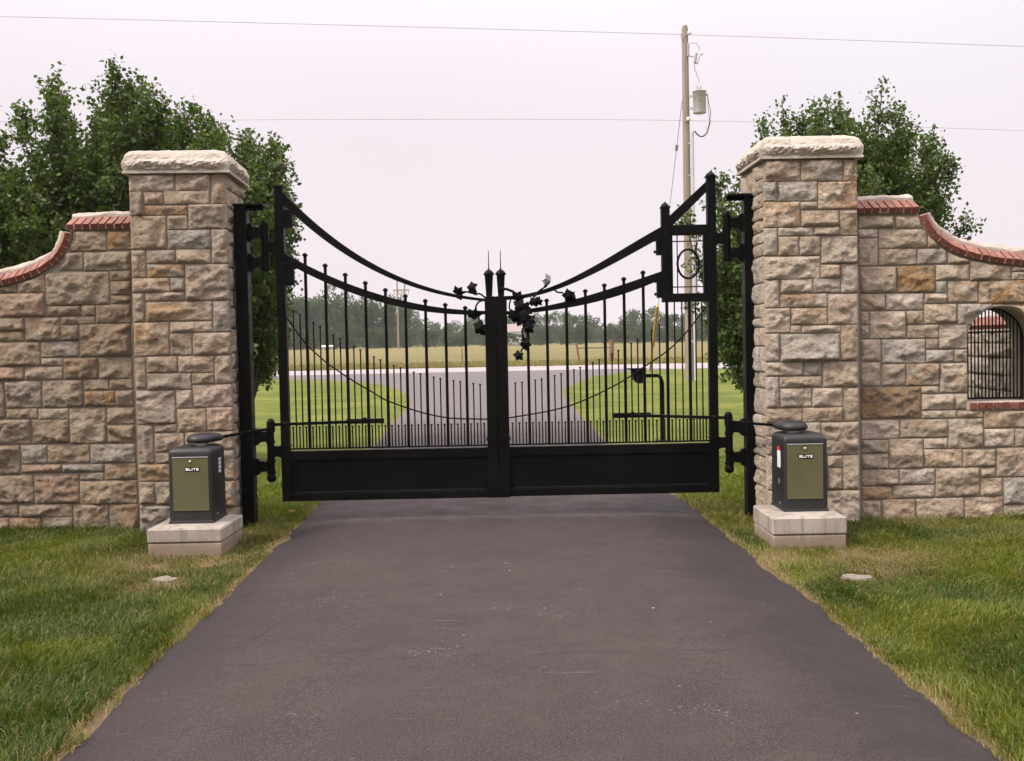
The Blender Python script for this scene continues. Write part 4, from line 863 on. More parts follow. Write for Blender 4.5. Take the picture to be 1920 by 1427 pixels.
    MB().tube([(e.x, e.y, e.z - .02), (e.x, e.y, e.z + .075)], .036, 10).lathe([(.03, 0), (.026, .016), (.012, .024)], (e.x, e.y, e.z + .075), 10).build('elbow_pivot', 'black', t)
    MB().tube([(e.x - side * -.11, e.y + .03, e.z + .045), (e.x - side * -.13, e.y + .03, e.z + .045)], .022, 8).build('arm_nut', 'black', t)
    bxs = sorted((b_.x - .17, b_.x + .17)); MB().box((bxs[0], GY - .052, b_.z - .022), (bxs[1], GY - .030, b_.z + .022), .003).build('leaf_bracket', 'black', t)
    k = MB().tube([(b_.x, GY - .08, b_.z - .02), (b_.x, GY - .08, b_.z + .035)], .016, 8); k.build('bracket_pin', 'black', t)
def P3(px, py, Y): return tuple(at(px, py, Y))
el, er = P3(508, 806, 9.02), P3(1366, 793, 9.0)
dl, dr = P3(378, 829, 8.42), P3(1486, 806, 8.26)
bl, br_ = P3(684, 790, GY - .07), P3(1186, 779, GY - .07)
operator('dark gate operator with olive door and a grey sticker on its side', 'light concrete pad in front of the window-less wall pillar', -2.768, -2.415, 8.2, .212, .812, .40, (-2.87, -2.282, 7.97, 8.60, .205), 1, bl, el, dl)
operator('dark gate operator with olive door and a red and white warning sticker', 'light concrete pad in front of the arched window wall pillar', 2.120, 2.468, 8.05, .232, .835, .40, (1.960, 2.530, 7.79, 8.42, .228), -1, br_, er, dr)

# flat stones in the grass
def flat_stone(c, r, label, seed):
    q = random.Random(seed); n = 11; top = []; bot = []
    for i in range(n):
        a_ = 2 * math.pi * i / n; rr = r * q.uniform(.6, 1.15); top.append((c[0] + rr * math.cos(a_) * .93, c[1] + rr * math.sin(a_) * .7, .004 + q.uniform(-.004, .004))); bot.append((c[0] + rr * 1.04 * math.cos(a_), c[1] + rr * .78 * math.sin(a_), -.03))
    mb = MB().add(top + bot, [tuple(range(n))] + [(n + i, n + (i + 1) % n, (i + 1) % n, i) for i in range(n)] + [tuple(range(2 * n - 1, n - 1, -1))])
    tag(mb.build('flat_stone', 'field_stone'), label, 'stone', 'flat pale stones set in the grass')
g1 = gr(310, 1086); g2 = gr(1608, 1082); flat_stone(g1, .12, 'flat pale stone in bare soil before the grey stickered operator', 4); flat_stone(g2, .13, 'flat pale stone in grass before the red stickered operator', 8)

# ------------------------------------------------------------------ grass
def blades(name, X, Y, Z, h, w, lean, dry, seed, up=0.):
    q = np.random.default_rng(seed); n = len(X); az = q.random(n) * 2 * np.pi; ca, sa = np.cos(az), np.sin(az); d = vn(X * 1.7, Y * 1.7) * 9 + q.normal(0, 1.1, n)
    lx, ly = np.cos(d) * lean * h, np.sin(d) * lean * h
    V = np.empty((n, 5, 3), np.float32); wx, wy = ca * w / 2, sa * w / 2
    V[:, 0] = np.stack([X - wx, Y - wy, Z - .01], -1); V[:, 1] = np.stack([X + wx, Y + wy, Z - .01], -1)
    mx, my, mz = X + lx * .35, Y + ly * .35, Z + h * .6 * np.sqrt(np.clip(1 - (lean * .5) ** 2, .2, 1))
    V[:, 2] = np.stack([mx + wx * .8, my + wy * .8, mz], -1); V[:, 3] = np.stack([mx - wx * .8, my - wy * .8, mz], -1)
    V[:, 4] = np.stack([X + lx, Y + ly, Z + h * np.sqrt(np.clip(1 - lean ** 2 * .8, .1, 1))], -1)
    k = (np.arange(n) * 5)[:, None]; F3 = np.concatenate([k + np.array([0, 1, 2]), k + np.array([0, 2, 3]), k + np.array([3, 2, 4])]); pt = np.clip((fbm(X * 1.6 + 9, Y * 1.6 + 4) - .5) * 3.4 + .45 + np.clip(X, -1, 1) * .25 + up, 0, 1); tint = np.stack([np.clip(pt * .65 + q.random(n) * .5 - .08, 0, 1), dry], -1)
    o = link(name, rawmesh(name, V.reshape(-1, 3), F3, np.repeat(tint, 5, 0)), 'grass'); o['kind'] = 'stuff'; return o
def scatter(n, x0, x1, y0, y1, q): return q.uniform(x0, x1, n), y0 + (y1 - y0) * q.random(n) ** 1.0
def sown(n, side, y0, y1, span, seed):
    q = np.random.default_rng(seed); t_ = q.random(n); Y = y0 + (y1 - y0) * t_; e = span * q.random(n) ** 1.15
    X = drvL(Y) + edge_wob(Y, 1.) - e + .02 if side < 0 else drvR(Y) + edge_wob(Y, 2.) + e - .02
    return X, Y, e, q
def keep_mask(X, Y, q):
    m = np.ones(len(X), bool)
    for (a_, b_, c_, d_) in ((-2.87, -2.282, 7.97, 8.6), (1.96, 2.53, 7.79, 8.42), (-3.3, -2.44, 8.98, 9.82), (2.16, 2.98, 8.78, 9.62), (-7, -3.2, 9.2, 9.66), (2.9, 6.7, 8.96, 9.42), (-2.46, -2.33, 9.19, 9.35), (2.08, 2.22, 9.19, 9.35)): m &= ~((X > a_) & (X < b_) & (Y > c_) & (Y < d_))
    for g_, r in ((g1, .11), (g2, .12)): m &= ((X - g_[0]) / r) ** 2 + ((Y - g_[1]) / (r * .75)) ** 2 > 1
    return m
for side, seed in ((-1, 31), (1, 32)):
    X, Y, e, q = sown(190000, side, 3.5, 9.6, 3.6, seed); D = dryness(X, Y); m = keep_mask(X, Y, q) & (q.random(len(X)) > D * .92) & (fbm(X * 3 + 5, Y * 3) + q.random(len(X)) * .5 > .47)
    X, Y, D, e = X[m], Y[m], D[m], e[m]; n = len(X); big = fbm(X * 1.4 + 3, Y * 1.4 + 8); h = (.020 + .052 * np.clip(big * 2.4 - .75, 0, 1)) * (.5 + .9 * q.random(n)) * (1 - .35 * D)
    wall = np.abs(Y - (9.15 if side < 0 else 8.9)) < .12; h = np.where(wall & (q.random(n) < .4), h * 1.5, h)
    dr = np.clip(D * 1.1 * q.random(n) + (q.random(n) < .20) * q.random(n) * .8 + (e < .06) * .3 * q.random(n), 0, 1)
    blades('grass', X, Y, np.full(n, -.01), h, .0042 + .003 * q.random(n), .35 + .6 * q.random(n), dr, seed)
for side, seed, span in ((-1, 41, 5), (1, 42, 5)):
    X, Y, e, q = sown(60000, side, 9.4, 16, span, seed); D = dryness(X, Y); m = (q.random(len(Y)) > (Y - 9.4) / 5.5) & keep_mask(X, Y, q) & (q.random(len(X)) > D * .6); X, Y, D = X[m], Y[m], D[m]; n = len(X)
    blades('grass', X, Y, np.full(n, -.01), (.03 + .03 * q.random(n)), .009 + .004 * q.random(n), .4 + .5 * q.random(n), np.clip(D * q.random(n) + (q.random(n) < .08) * .5, 0, 1), seed, .9)
# taller weeds on the field's road edge
q = np.random.default_rng(5); n = 26000; X = q.uniform(-28, 28, n); Y = 68 + 16 * q.random(n) ** 2; h = .10 + .28 * q.random(n) * fbm(X * .8, Y * .8)
blades('field_grass', X, Y, fz(X, Y), h, .035 + .02 * q.random(n), .3 + .4 * q.random(n), .25 + .6 * q.random(n), 6)

# ------------------------------------------------------------------ near trees
def leaf_cloud(P, D, n_per, spread, size, q):
    """leaves along points P: folded diamonds, returns V, F, tint"""
    P = np.repeat(P, n_per, 0); n = len(P); c = P + q.normal(0, spread, (n, 3)); a_ = q.normal(0, 1, (n, 3)); a_[:, 2] -= .35; a_ /= np.linalg.norm(a_, axis=1)[:, None]
    b_ = np.cross(a_, q.normal(0, 1, (n, 3))); b_ /= np.linalg.norm(b_, axis=1)[:, None]; nn = np.cross(a_, b_); s_ = (size * (.65 + .7 * q.random(n)))[:, None]
    V = np.stack([c, c + a_ * s_ * .5 + b_ * s_ * .34 + nn * s_ * .10, c + a_ * s_, c + a_ * s_ * .5 - b_ * s_ * .34 + nn * s_ * .10], 1); k = (np.arange(n) * 4)[:, None]
    return V.reshape(-1, 3), np.concatenate([k + np.array([0, 1, 2]), k + np.array([0, 2, 3])]), np.repeat(np.stack([q.random(n), (q.random(n) < .035) * q.random(n)], -1), 4, 0)
def near_tree(label, base, trunk_h, tips, seed, dens, leafsize=.066, fill=.6, group='leafy trees behind the walls'):
    q = np.random.default_rng(seed); base = np.array(base, float); t = thing('leafy_tree', label, 'tree', tuple(base), group)
    MB().tube([base + (0, 0, -.1), base + (.02, 0, trunk_h * .5), base + (.0, .03, trunk_h)], [.15, .12, .10], 10).build('trunk', 'bark', t)
    mb = MB(); pts = []
    top = base + (0, 0, trunk_h)
    tips = [np.array(p, float) for p in tips]; tips = [base + (p - base) * (.975, .975, .95) for p in tips]
    ext = [(tips[i] * a_ + tips[j] * (1 - a_)) + q.normal(0, .25, 3) * (1, 2, .6) - (0, 0, .1) for i, j, a_ in zip(q.integers(0, len(tips), len(tips)), q.integers(0, len(tips), len(tips)), q.uniform(.2, .8, int(len(tips) * fill)))]
    for tip in tips + ext:
        f = q.uniform(.35, 1.); st = base + (0, 0, trunk_h * f); L = np.linalg.norm(tip - st)
        ctrl = st + (tip - st) * .45 + np.array([0, 0, -.10 * L]) + (tip - st) * np.array([.16, .16, 0]) + q.normal(0, .08, 3)
        tt = np.linspace(0, 1, 9)[:, None]; C_ = (1 - tt) ** 2 * st + 2 * (1 - tt) * tt * ctrl + tt ** 2 * tip; C_ += q.normal(0, .025, C_.shape) * tt
        mb.tube(C_, list(np.linspace(.04, .006, 9) * (.6 + .3 * L / 3)), 5, False)
        dirn = (C_[-1] - C_[-3]); dirn /= np.linalg.norm(dirn)
        tip_ext = [C_[-1] + dirn * d_ for d_ in np.linspace(0, .16, 5)]; pts += list(np.repeat(tip_ext, 2, 0)) if len(pts) else list(tip_ext)
        ns = int(dens * L)
        for _ in range(ns):
            u_ = q.uniform(.22, 1.) ** .8; k = u_ * 8; i = min(7, int(k)); o_ = C_[i] + (C_[i + 1] - C_[i]) * (k - i)
            d_ = dirn * .5 + q.normal(0, .75, 3) + np.array([0, 0, .30]); d_ /= np.linalg.norm(d_); l_ = q.uniform(.18, .50) * (1.2 - .6 * u_)
            m = max(4, int(l_ / .030)); seg = o_ + d_ * (np.linspace(.12, 1, m) * l_)[:, None] + np.array([0, 0, 1]) * ((np.linspace(0, 1, m) ** 2) * .06)[:, None]
            pts += list(seg)
            if q.random() < .35: mb.tube([seg[0], seg[len(seg) // 2], seg[-1]], [.008, .006, .003], 4, False)
    mb.build('branches', 'bark', t)
    V, Fq, ti = leaf_cloud(np.array(pts), None, 3, .045, leafsize, q)
    me = rawmesh('crown', V - base, Fq, ti); link('crown', me, 'leaf', t); return len(Fq)
def tips_px(lst, Y, q, dy=1.1): 
    out = []
    for x, y in lst:
        Yd = Y + q.uniform(-dy, dy); p = at(x, y, Y); p[1] = Yd; out.append(p)
    return out
q = random.Random(17)
LT = [(100,118),(82,150),(150,130),(68,205),(195,118),(225,125),(250,122),(285,172),(268,140),(318,178),(345,225),(385,198),(412,238),(440,262),(470,245),(495,262),(518,262),(122,180),(160,210),(210,180),(240,190),(90,230),(130,270),(180,260),(230,250),(290,240),(330,270),(370,270),(270,200),(200,220),(150,170),(300,215),(110,300),(60,215),(160,320),(220,320),(280,300),(350,300),(410,300)]
LTM = [(540,352),(530,390),(515,340),(500,300),(490,430),(505,470),(480,540),(508,560),(470,600),(495,640),(478,480),(460,420),(500,390),(485,350),(470,310),(520,430),(475,650),(505,610),(450,340),(430,310),(440,380),(470,560),(490,510)]
near_tree('tall bushy tree rising highest behind the window-less wall', at(215, 640, 14)[0:2].tolist() + [0], 1.6, tips_px(LT + LTM[::2], 14, q), 3, 20)
LT2 = [(0,262),(-40,290),(28,240),(45,262),(60,300),(90,335),(20,300),(120,375),(75,370),(-90,300),(-140,340),(-60,340),(10,350),(100,410),(40,400),(0,420),(-180,400),(60,450),(110,450),(20,460),(-30,440),(-100,420),(130,430)]
near_tree('darker tree at the edge of the picture behind the window-less wall', at(-10, 650, 13)[0:2].tolist() + [0], 1.3, tips_px(LT2, 13, q), 5, 21)
near_tree('leafy tree seen between the plain-wall pillar and the gate', at(455, 650, 15.5)[0:2].tolist() + [0], 1.2, tips_px(LTM + [(420,380),(400,420),(380,360),(350,400),(360,330),(395,215),(425,235),(455,232),(485,245),(515,258),(400,270),(440,280),(480,290)], 15.5, q, .8), 7, 17)
RT = [(1440,195),(1466,187),(1420,238),(1500,205),(1545,178),(1515,225),(1570,195),(1590,178),(1605,172),(1630,155),(1665,198),(1650,215),(1700,236),(1690,270),(1728,265),(1765,298),(1740,300),(1795,352),(1790,405),(1770,360),(1710,330),(1755,420),(1620,220),(1580,230),(1540,240),(1480,235),(1450,255),(1660,260),(1640,300),(1690,330),(1600,270),(1680,380),(1720,390),(1610,250),(1650,340),(1740,350),(1630,380)]
near_tree('leafy tree rising behind the pale pillar by the arched window', at(1590, 640, 14.5)[0:2].tolist() + [0], 1.5, tips_px(RT, 14.5, q), 9, 19, .06, 1.)
RT2 = [(1345,322),(1362,318),(1340,345),(1380,340),(1352,392),(1395,380),(1348,430),(1375,445),(1340,470),(1365,490),(1395,500),(1350,520),(1380,540),(1372,575),(1395,600),(1358,560),(1412,560),(1385,620),(1400,440),(1420,400),(1440,460),(1430,540),(1450,350),(1470,420),(1325,500)]
near_tree('leafy tree seen between the ringed gate leaf and the pale pillar', at(1425, 650, 15.5)[0:2].tolist() + [0], 1.1, tips_px(RT2, 15.5, q, .8), 13, 15)

# ------------------------------------------------------------------ utility pole, guy, wires
PY = 40.0; pb = at(1291, 714, PY); pt_ = at(1286, 48, PY); pxm = (pb[0] + pt_[0]) / 2
t = thing('utility_pole', 'tall weathered wooden utility pole with a grey transformer can', 'utility pole', (pxm, PY, 0))
zt = pt_[2]; MB().tube([(pxm, PY, -.3), (pxm, PY, zt * .5), (pxm, PY, zt - .12), (pxm, PY, zt)], [.165, .145, .125, .085], 14).build('shaft', 'pole', t)
def pp(x, y, dy=0.): p = at(x, y, PY); return (p[0], PY + dy, p[2])
tx = pp(1311.5, 213)
tr = MB().lathe([(.235, 0), (.25, .02), (.25, .80), (.275, .81), (.275, .845), (.10, .88)], (tx[0], PY - .05, tx[2]), 18).build('transformer', 'grey_paint', t)
for dx in (-.10, .03): MB().lathe([(.045, 0), (.06, .05), (.04, .07), (.055, .12), (.035, .15), (.02, .22)], (tx[0] + dx, PY - .05, tx[2] + .87), 8).build('bushing', 'insulator', tr)
for z in (.2, .66): MB().box((pxm + .1, PY - .09, tx[2] + z - .04), (tx[0] - .22, PY - .01, tx[2] + z + .04)).build('mount_arm', 'grey_paint', tr)
MB().box((tx[0] + .23, PY - .12, tx[2] + .66), (tx[0] + .32, PY - .06, tx[2] + .72)).build('terminal', 'insulator', tr)
co = MB().tube([pp(1304, 102, -.2), pp(1301, 120, -.2)], .055, 8).tube([pp(1306, 121, -.2), pp(1312, 104, -.2)], .022, 6).tube([pp(1300, 120, -.2), pp(1307, 122, -.2)], .03, 6).tube([pp(1313, 105, -.2), pp(1316, 103, -.2)], .03, 6)
co.tube([pp(1291, 106, -.1), pp(1302, 110, -.2)], .025, 6).build('fuse_cutout', 'insulator', t)
MB().tube([pp(1289, 84, -.15), pp(1289, 108, -.15)], .05, 8).build('bracket', 'insulator', t)
for x, y in ((1291, 64), (1289.5, 225)): MB().lathe([(.05, -.06), (.085, -.03), (.06, 0), (.085, .03), (.05, .07)], pp(x, y, -.17), 10).build('insulator', 'far_white', t)
sg = lambda pts, r, name, mat: MB().tube([pp(x, y, -.18) for x, y in pts], r, 5).build(name, mat, t)
sg([(1293, 83), (1304, 84), (1309, 90), (1309, 98)], .011, 'jumper_wire', 'cable'); sg([(1301, 121), (1301, 130), (1305, 143), (1309, 150), (1309, 158)], .011, 'jumper_wire', 'cable'); sg([(1276, 66), (1275, 73), (1281, 80)], .010, 'jumper_wire', 'cable')
sg([(1325, 180), (1327, 195), (1331, 212), (1329, 230)], .014, 'service_wire', 'cable'); sg([(1325, 182), (1326, 205), (1329, 230)], .010, 'service_wire', 'cable')
sg([(1330, 229), (1327, 240), (1324, 251), (1318, 257), (1312, 258), (1306, 254), (1301, 248), (1298.5, 249)], .030, 'service_cable', 'cable')
cx_ = at(1300, 480, PY)[0]; zc = at(1299, 250, PY)[2]
MB().tube([(cx_, PY - .12, -.2), (cx_, PY - .12, zc)], .062, 10).build('conduit', 'galvanised', t)
for y in (270, 330, 400, 480, 560, 640): MB().box((cx_ - .16, PY - .14, at(1300, y, PY)[2] - .03), (cx_ + .07, PY - .05, at(1300, y, PY)[2] + .03)).build('conduit_strap', 'galvanised', t)
MB().tube([pp(1286, 185), pp(1278, 185)], .02, 5).tube([pp(1286, 203), pp(1277, 203)], .02, 5).build('guy_hook', 'insulator', t)
# guy wire runs down and away from the drive
ga = np.array(pp(1279, 190)); gb = gr(1218, 700); gb[2] = 0; lerp = lambda f: ga + (gb - ga) * f
t = thing('guy_wire', 'thin guy wire with a yellow plastic guard leaning against the pole', 'guy wire', tuple(gb))
MB().tube([ga, gb - (0, 0, .2)], .011, 5).build('wire', 'cable', t); MB().tube([lerp(.13), lerp(.15)], .06, 8).build('strain_insulator', 'insulator', t)
MB().tube([lerp(.71), lerp(.88)], .075, 8).build('guard', 'yellow_guard', t); MB().tube([lerp(.90), lerp(.985)], .05, 8).build('lower_guard', 'yellow_guard', t)
def wire(px, Y, r, label, mat='wire_grey'):
    pts = smooth_line([at(x, y, Y)[[0, 2]] for x, y in px], 60); tag(MB().tube([(x, Y, z) for x, z in pts], r, 5).build('power_line', mat), label, 'power line', 'overhead power lines')
wire([(-500, 22), (0, 31), (640, 47), (1286, 65), (1920, 87), (2500, 110)], PY - .17, .011, 'upper power line meeting the top of the utility pole')
wire([(-500, 229), (0, 228), (640, 224), (1287, 226), (1920, 245), (2500, 266)], PY - .17, .010, 'lower power line meeting the pole below the transformer')

# H-frame line far away
HY = 215.; xa, xb = at(746, 600, HY)[0], at(760, 600, HY)[0]; zt = at(753, 524, HY)[2]; z0 = fzz(HY)
t = thing('transmission_pole', 'distant twin-pole power structure with a crossarm above the woods', 'power pole', ((xa + xb) / 2, HY, z0))
for x in (xa, xb): MB().tube([(x, HY, z0 - .5), (x, HY, zt)], [.22, .16], 8).build('shaft', 'far_wood', t) if False else MB().tube([(x, HY, z0 - .5), (x, HY, zt)], [.22, .15], 8).build('shaft', 'pole', t)
zc = at(753, 544, HY)[2]; MB().box((xa - .8, HY - .2, zc - .12), (xb + .9, HY + .2, zc + .12)).build('crossarm', 'pole', t)
MB().tube([(xa, HY, zc - 2.2), (xb, HY, zc - .1)], .08, 5).tube([(xb, HY, zc - 2.2), (xa, HY, zc - .1)], .08, 5).build('brace', 'pole', t)
for f in (0, .5, 1): x = xa - .7 + (xb - xa + 1.5) * f; MB().tube([(x, HY, zc - .9), (x, HY, zc - .1)], .09, 6).build('insulator', 'insulator', t)

# ------------------------------------------------------------------ keypad pedestal
kb = gr(1244, 826); KY = kb[1]; kp = lambda x, y, d=0.: (lambda p: (p[0], KY + d, p[2]))(at(x, y, KY))
t = thing('keypad_pedestal', 'black gooseneck pedestal carrying an intercom keypad box', 'keypad stand', (kb[0], KY, 0))
xk = kp(1242.5, 770)[0]; z = kp(1240, 704)[2]
MB().tube([(xk, KY, -.1), (xk, KY, kp(1243, 718)[2]), (xk - .03, KY, z - .03), (xk - .075, KY, z), (kp(1208, 703)[0], KY, z)], .038, 4, True, False).build('gooseneck', 'black', t)
MB().box((xk - .11, KY - .11, -.05), (xk + .11, KY + .11, .012)).build('base_plate', 'black', t)
a_, b_ = kp(1183, 692), kp(1209, 718)
mb = MB(); d0 = .12; vs = [(a_[0], a_[2]), (b_[0], a_[2]), (b_[0], b_[2]), (a_[0] + .09, b_[2]), (a_[0] + .03, b_[2] + .06)]
mb.add([(x, KY - d0, z_) for x, z_ in vs] + [(x, KY + d0, z_) for x, z_ in vs], [(4, 3, 2, 1, 0), (5, 6, 7, 8, 9)] + [(i, (i + 1) % 5, 5 + (i + 1) % 5, 5 + i) for i in range(5)]); mb.build('keypad_box', 'black', t)
MB().box((a_[0] - .05, KY - .14, a_[2] - .008), (b_[0] + .01, KY + .14, a_[2] + .012)).build('hood', 'black', t)

# ------------------------------------------------------------------ field fence, posts, weeds
def fence(label, spans, posts, Y):
    x = at(posts[0][0], 650, Y)[0]; t = thing('farm_fence', label, 'fence', (x, Y, 0), 'old farm fences along the field')
    for (px, top, wpx, lean) in posts:
        p = at(px, top, Y); zb_ = fzz(Y); r = wpx / FPX * Y / 2; MB().tube([(p[0] + lean, Y, zb_ - .3), (p[0] + lean * .4, Y, (p[2] + zb_) / 2), (p[0], Y, p[2])], [r * 1.1, r, r * .95], 8).build('fence_post', 'brown_post', t)
    for (xa_, ya_, xb_, yb_, r) in spans: MB().tube([tuple(at(xa_, ya_, Y)), tuple(at((xa_ + xb_) / 2, (ya_ + yb_) / 2 + .6, Y)), tuple(at(xb_, yb_, Y))], r, 6).build('fence_rail', 'old_wood', t)
fence('old wooden fence post pair joined by a rail behind the ringed leaf', [(1080, 652, 1148, 651, .05)], [(1081, 646, 4, .25), (1147, 637, 9, -.05)], 72.)
fence('old wooden fence post and rail running behind the pale pillar', [(1356, 651, 1440, 649, .05)], [(1356, 638, 5, .03), (1440, 636, 6, 0.)], 72.)
for px, y, lab in ((866, 652, 'thin steel fence post in the field behind the closed gate'), (491, 652, 'thin steel fence post beside the road weeds near the hinge post')):
    p = at(px, y, 72); tag(MB().tube([(p[0], 72, -.2), (p[0], 72, p[2])], .045, 6).build('steel_post', 'old_wood'), lab, 'fence post', 'thin steel field posts')
qn = np.random.default_rng(3); c = at(482, 686, 69.5); P = np.stack([c[0] + qn.normal(0, .38, 260), 69.6 + qn.normal(0, .2, 260), .1 + np.abs(qn.normal(.22, .2, 260))], -1)
t = thing('roadside_weeds', 'small dark clump of weeds by the far road edge', 'weeds', (c[0], 69.6, 0))
V, Fq, ti = leaf_cloud(P, None, 2, .05, .14, qn); link('foliage', rawmesh('foliage', V - np.array([c[0], 69.6, 0]), Fq, ti), 'farleaf', t)
MB().tube([(c[0], 69.6, 0), (c[0] + .05, 69.6, .5)], [.03, .015], 5).build('stem', 'stem', t)

# ------------------------------------------------------------------ far trees, house, white tank
def far_crown(seed, kind):
    q = np.random.default_rng(seed); pts = []
    if kind == 'conifer':
        for _ in range(900):
            z = q.random() ** .8; r = (1 - z) * .42 * (.6 + .4 * q.random()); a_ = q.random() * 6.283; pts.append((r * math.cos(a_), r * math.sin(a_), .06 + z * .94))
    else:
        lob = [(q.normal(0, .20), q.normal(0, .20), q.uniform(.32, .86), q.uniform(.13, .24)) for _ in range(13)]
        for _ in range(1300):
            l_ = lob[q.integers(len(lob))]; d = q.normal(0, 1, 3); d /= np.linalg.norm(d); rr = l_[3] * q.random() ** .3; p = np.array(l_[:3]) + d * rr * np.array([1, 1, .85]); pts.append((p[0], p[1], min(max(p[2], .04), 1.)))
        for _ in range(250): pts.append((q.normal(0, .2), q.normal(0, .2), q.uniform(.03, .3)))
    V, Fq, ti = leaf_cloud(np.array(pts), None, 2, .012, .055, q); ti[:, 1] *= .4; me = rawmesh('crown', V, Fq, ti); me.materials.append(M['farleaf']); return me
BROAD = [far_crown(60 + i, 'broad') for i in range(6)]; CON = [far_crown(80 + i, 'conifer') for i in range(3)]
TR = MB().tube([(0, 0, -.05), (0, 0, .5)], [.022, .014], 6); TRM = bpy.data.meshes.new('trunk'); TRM.from_pydata(TR.v, [], TR.f); TRM.materials.append(M['bark'])
FAR = []
def far_tree(px, top, wpx, Y, lab, kind='broad', grp='trees beyond the field'):
    p = at(px, top, Y); z0 = fzz(Y); H = p[2] - z0; W = wpx / FPX * Y; t = thing('field_tree' if kind == 'broad' else 'cedar_tree', lab, 'tree', (p[0], Y, z0), grp); FAR.append((t, px))
    me = rng.choice(BROAD if kind == 'broad' else CON); o = link('crown', me, None, t); kx = 1.0 if kind == 'broad' else .8; o.scale = (W / kx, W / kx, H); o.rotation_euler = (0, 0, rng.uniform(0, 6.28))
    b = link('trunk', TRM, None, t); b.scale = (H * .7, H * .7, H)
A1 = 'tall broad tree in the dark woods behind the plain-railed gate leaf'; A2 = 'hazy far tree on the low skyline behind the meeting stiles'; A3 = 'rounded hazy tree in the woods behind the ringed gate leaf'; A4 = 'low green bushy tree at the far edge of the dry field'; A5 = 'small pointed cedar at the far edge of the dry field'
for px, tp, w_ in ((380, 560, 90), (440, 548, 80), (500, 552, 80), (540, 545, 62), (566, 546, 58), (592, 548, 56), (622, 537, 66), (655, 543, 60), (690, 550, 62), (720, 552, 58), (746, 560, 46), (768, 574, 40), (580, 560, 70), (640, 565, 70), (700, 570, 70)): far_tree(px, tp + rng.uniform(-3, 4), w_, 262 + rng.uniform(-8, 20), 'tallest crown of the dark woods behind the plain-railed gate leaf' if px == 622 else A1)
for px, tp, w_ in ((790, 594, 44), (812, 602, 40), (840, 606, 44), (868, 600, 46), (893, 592, 44), (918, 590, 44), (945, 594, 44), (968, 598, 40)): far_tree(px, tp + rng.uniform(-3, 3), w_, 330 + rng.uniform(-10, 30), A2)
for px, tp, w_ in ((1000, 590, 50), (1030, 584, 50), (1060, 583, 50), (1088, 590, 46), (1108, 604, 36), (1128, 622, 30), (1150, 606, 40), (1170, 594, 44), (1195, 582, 50), (1220, 574, 54), (1248, 582, 50), (1275, 586, 50), (1305, 588, 54), (1340, 584, 54), (1370, 582, 50), (1410, 580, 60), (1460, 576, 70)): far_tree(px, tp + rng.uniform(-3, 3), w_, 315 + rng.uniform(-10, 30), 'highest rounded crown in the woods just beside the oval ring box' if px == 1220 else 'low tree in the dip of the skyline behind the ringed gate leaf' if px == 1128 else A3)
for i in range(26):
    px = 470 + i * 36.5 + rng.uniform(-9, 9)
    if 880 < px < 905 or 1110 < px < 1128: continue
    far_tree(px, rng.uniform(606, 626) - (6 if px < 760 else 0), rng.uniform(38, 56), 246 + rng.uniform(-6, 8), A4)
for px, tp in ((735, 612), (930, 612), (1012, 616), (1098, 610), (1140, 618), (1232, 608)): far_tree(px, tp, 30, 240, A5, 'conifer', 'cedars at the field edge')
# each far tree is named by the gap of the gate it shows through
GAPS = [(533, 573), (573, 612), (612, 649), (649, 688), (688, 724), (724, 763), (763, 800), (800, 838), (838, 876), (876, 912)]
GAPR = [(957, 991), (991, 1027), (1027, 1063), (1063, 1098), (1098, 1134), (1134, 1170), (1170, 1207), (1207, 1250), (1250, 1293), (1293, 1328)]
ORD = ['first', 'second', 'third', 'fourth', 'fifth', 'sixth', 'seventh', 'eighth', 'ninth', 'tenth']; LAB = {}
KIND = {A1: 'tall woodland tree', A2: 'hazy skyline tree', A3: 'rounded hazy tree', A4: 'low bushy field tree', A5: 'small pointed cedar'}
for o, px in FAR:
    if o['label'] not in KIND: continue
    w_ = 'behind the pillar of the window-less wall' if px < 440 else 'between the plain-wall pillar and the gate' if px < 533 else 'behind the meeting stiles' if 912 <= px < 957 else 'behind the ringed leaf hinge side' if 1328 <= px < 1400 else 'behind the arched-window wall pillar'
    for gs, nm in ((GAPS, 'plain leaf'), (GAPR, 'ringed leaf')):
        for k, (a_, b_) in enumerate(gs):
            if a_ <= px < b_: w_ = 'in the %s picket gap of the %s' % (ORD[k], nm)
    LAB.setdefault((KIND[o['label']], w_), []).append((px, o))
for (kd, w_), lst in LAB.items():
    lst.sort(key=lambda p: p[0])
    for k, (px, o) in enumerate(lst): o['label'] = kd + ' ' + w_ + ('' if len(lst) == 1 else ', leftmost there' if k == 0 else ', rightmost there' if k == len(lst) - 1 else ', middle one')
q = np.random.default_rng(77); n = 9000; X = q.uniform(-330, 330, n); Yw = q.uniform(400, 470, n); H = (3 + 4.5 * fbm(X * .04, Yw * .01)); Z = .8 + H * q.random(n) ** .6
V, Fq, ti = leaf_cloud(np.stack([X, Yw, Z], -1), None, 2, .8, 2.6, q); o = link('far_woods', rawmesh('far_woods', V, Fq, ti), 'farleaf'); o['kind'] = 'stuff'
hx = at(956, 628, 285); t = thing('farmhouse', 'pale farmhouse barely showing among the far trees', 'house', (hx[0], 285, .8))
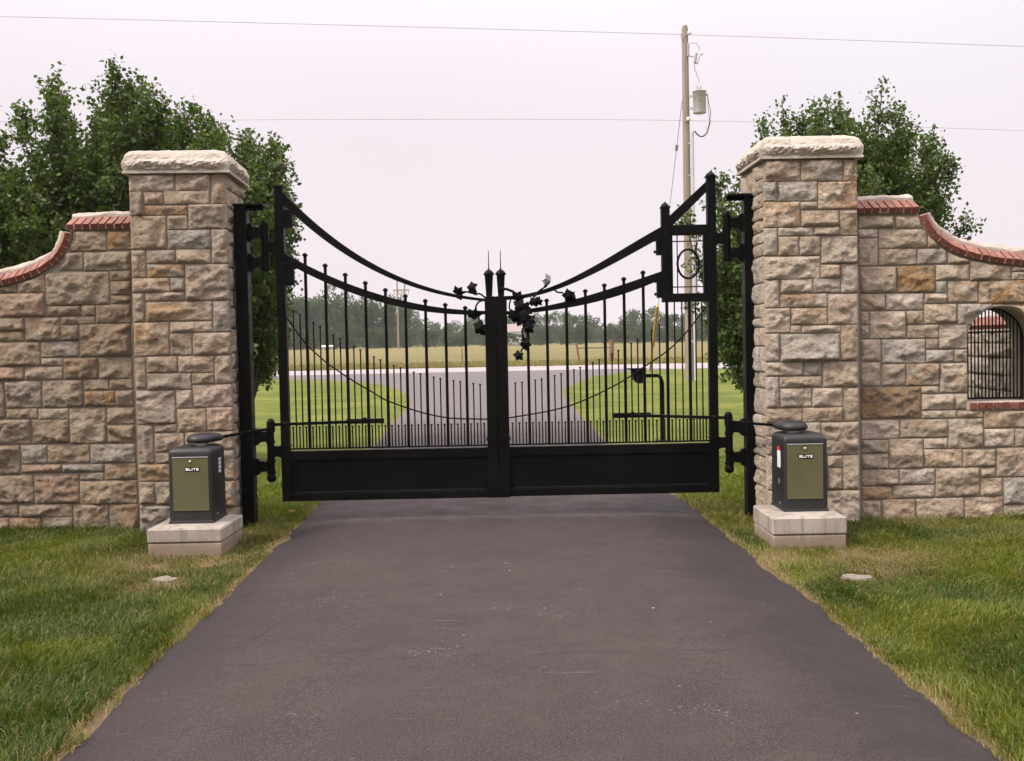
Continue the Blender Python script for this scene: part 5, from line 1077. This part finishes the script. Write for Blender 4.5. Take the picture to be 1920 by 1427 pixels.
MB().box((hx[0] - 3.2, 282, .7), (hx[0] + 3.2, 288, 4.6)).build('wall', 'far_white', t); MB().add([(hx[0] - 3.5, 281.6, 4.6), (hx[0] + 3.5, 281.6, 4.6), (hx[0] + 3.5, 288.4, 4.6), (hx[0] - 3.5, 288.4, 4.6), (hx[0] - 3.5, 285, 6.8), (hx[0] + 3.5, 285, 6.8)], [(0, 1, 5, 4), (2, 3, 4, 5), (0, 4, 3), (1, 2, 5), (3, 2, 1, 0)]).build('roof', 'roof_grey', t)
for dx in (-1.6, 1.2): f = MB().box((hx[0] + dx - .5, 281.93, 2.2), (hx[0] + dx + .5, 282.0, 3.6)).build('window', 'black', t)
wx = at(614, 654, 225); z0 = fzz(225)
t = thing('storage_tank', 'long pale tank lying low at the far field edge', 'tank', (wx[0], 225, z0)); MB().tube([(wx[0] - 1.45, 225, z0 + .75), (wx[0] - 1.3, 225, z0 + .75), (wx[0] + 1.3, 225, z0 + .75), (wx[0] + 1.45, 225, z0 + .75)], [.2, .36, .36, .2], 12).build('shell', 'galvanised', t)
for dx in (-.9, .9): MB().box((wx[0] + dx - .1, 224.8, z0 - .2), (wx[0] + dx + .1, 225.2, z0 + .45)).build('leg', 'grey_paint', t)
for (px, py, a_, ll) in ((548, 966, .4, 'dry brown leaf lying in the grass near the foot of a hinge post'),):
    p = gr(px, py); o = leafshape(MB(), (0, 0), .032, a_, 0., 0.); o.v = [(p[0] + x, p[1] + z, .03 + y * .8) for x, y, z in o.v]
    tag(o.build('fallen_leaf', 'dead_leaf'), ll, 'leaf', None)

# ------------------------------------------------------------------ haze
hz = bpy.data.materials.new('haze'); hz.use_nodes = True; t_ = hz.node_tree; t_.nodes.clear(); v_ = t_.nodes.new('ShaderNodeVolumePrincipled'); v_.inputs['Density'].default_value = .00026; v_.inputs['Color'].default_value = (.93, .93, .95, 1); v_.inputs['Anisotropy'].default_value = .2
o_ = t_.nodes.new('ShaderNodeOutputMaterial'); t_.links.new(v_.outputs[0], o_.inputs['Volume'])
o = MB().box((-530, -80, -1.4), (530, 730, 24)).build('haze', hz); o['kind'] = 'stuff'
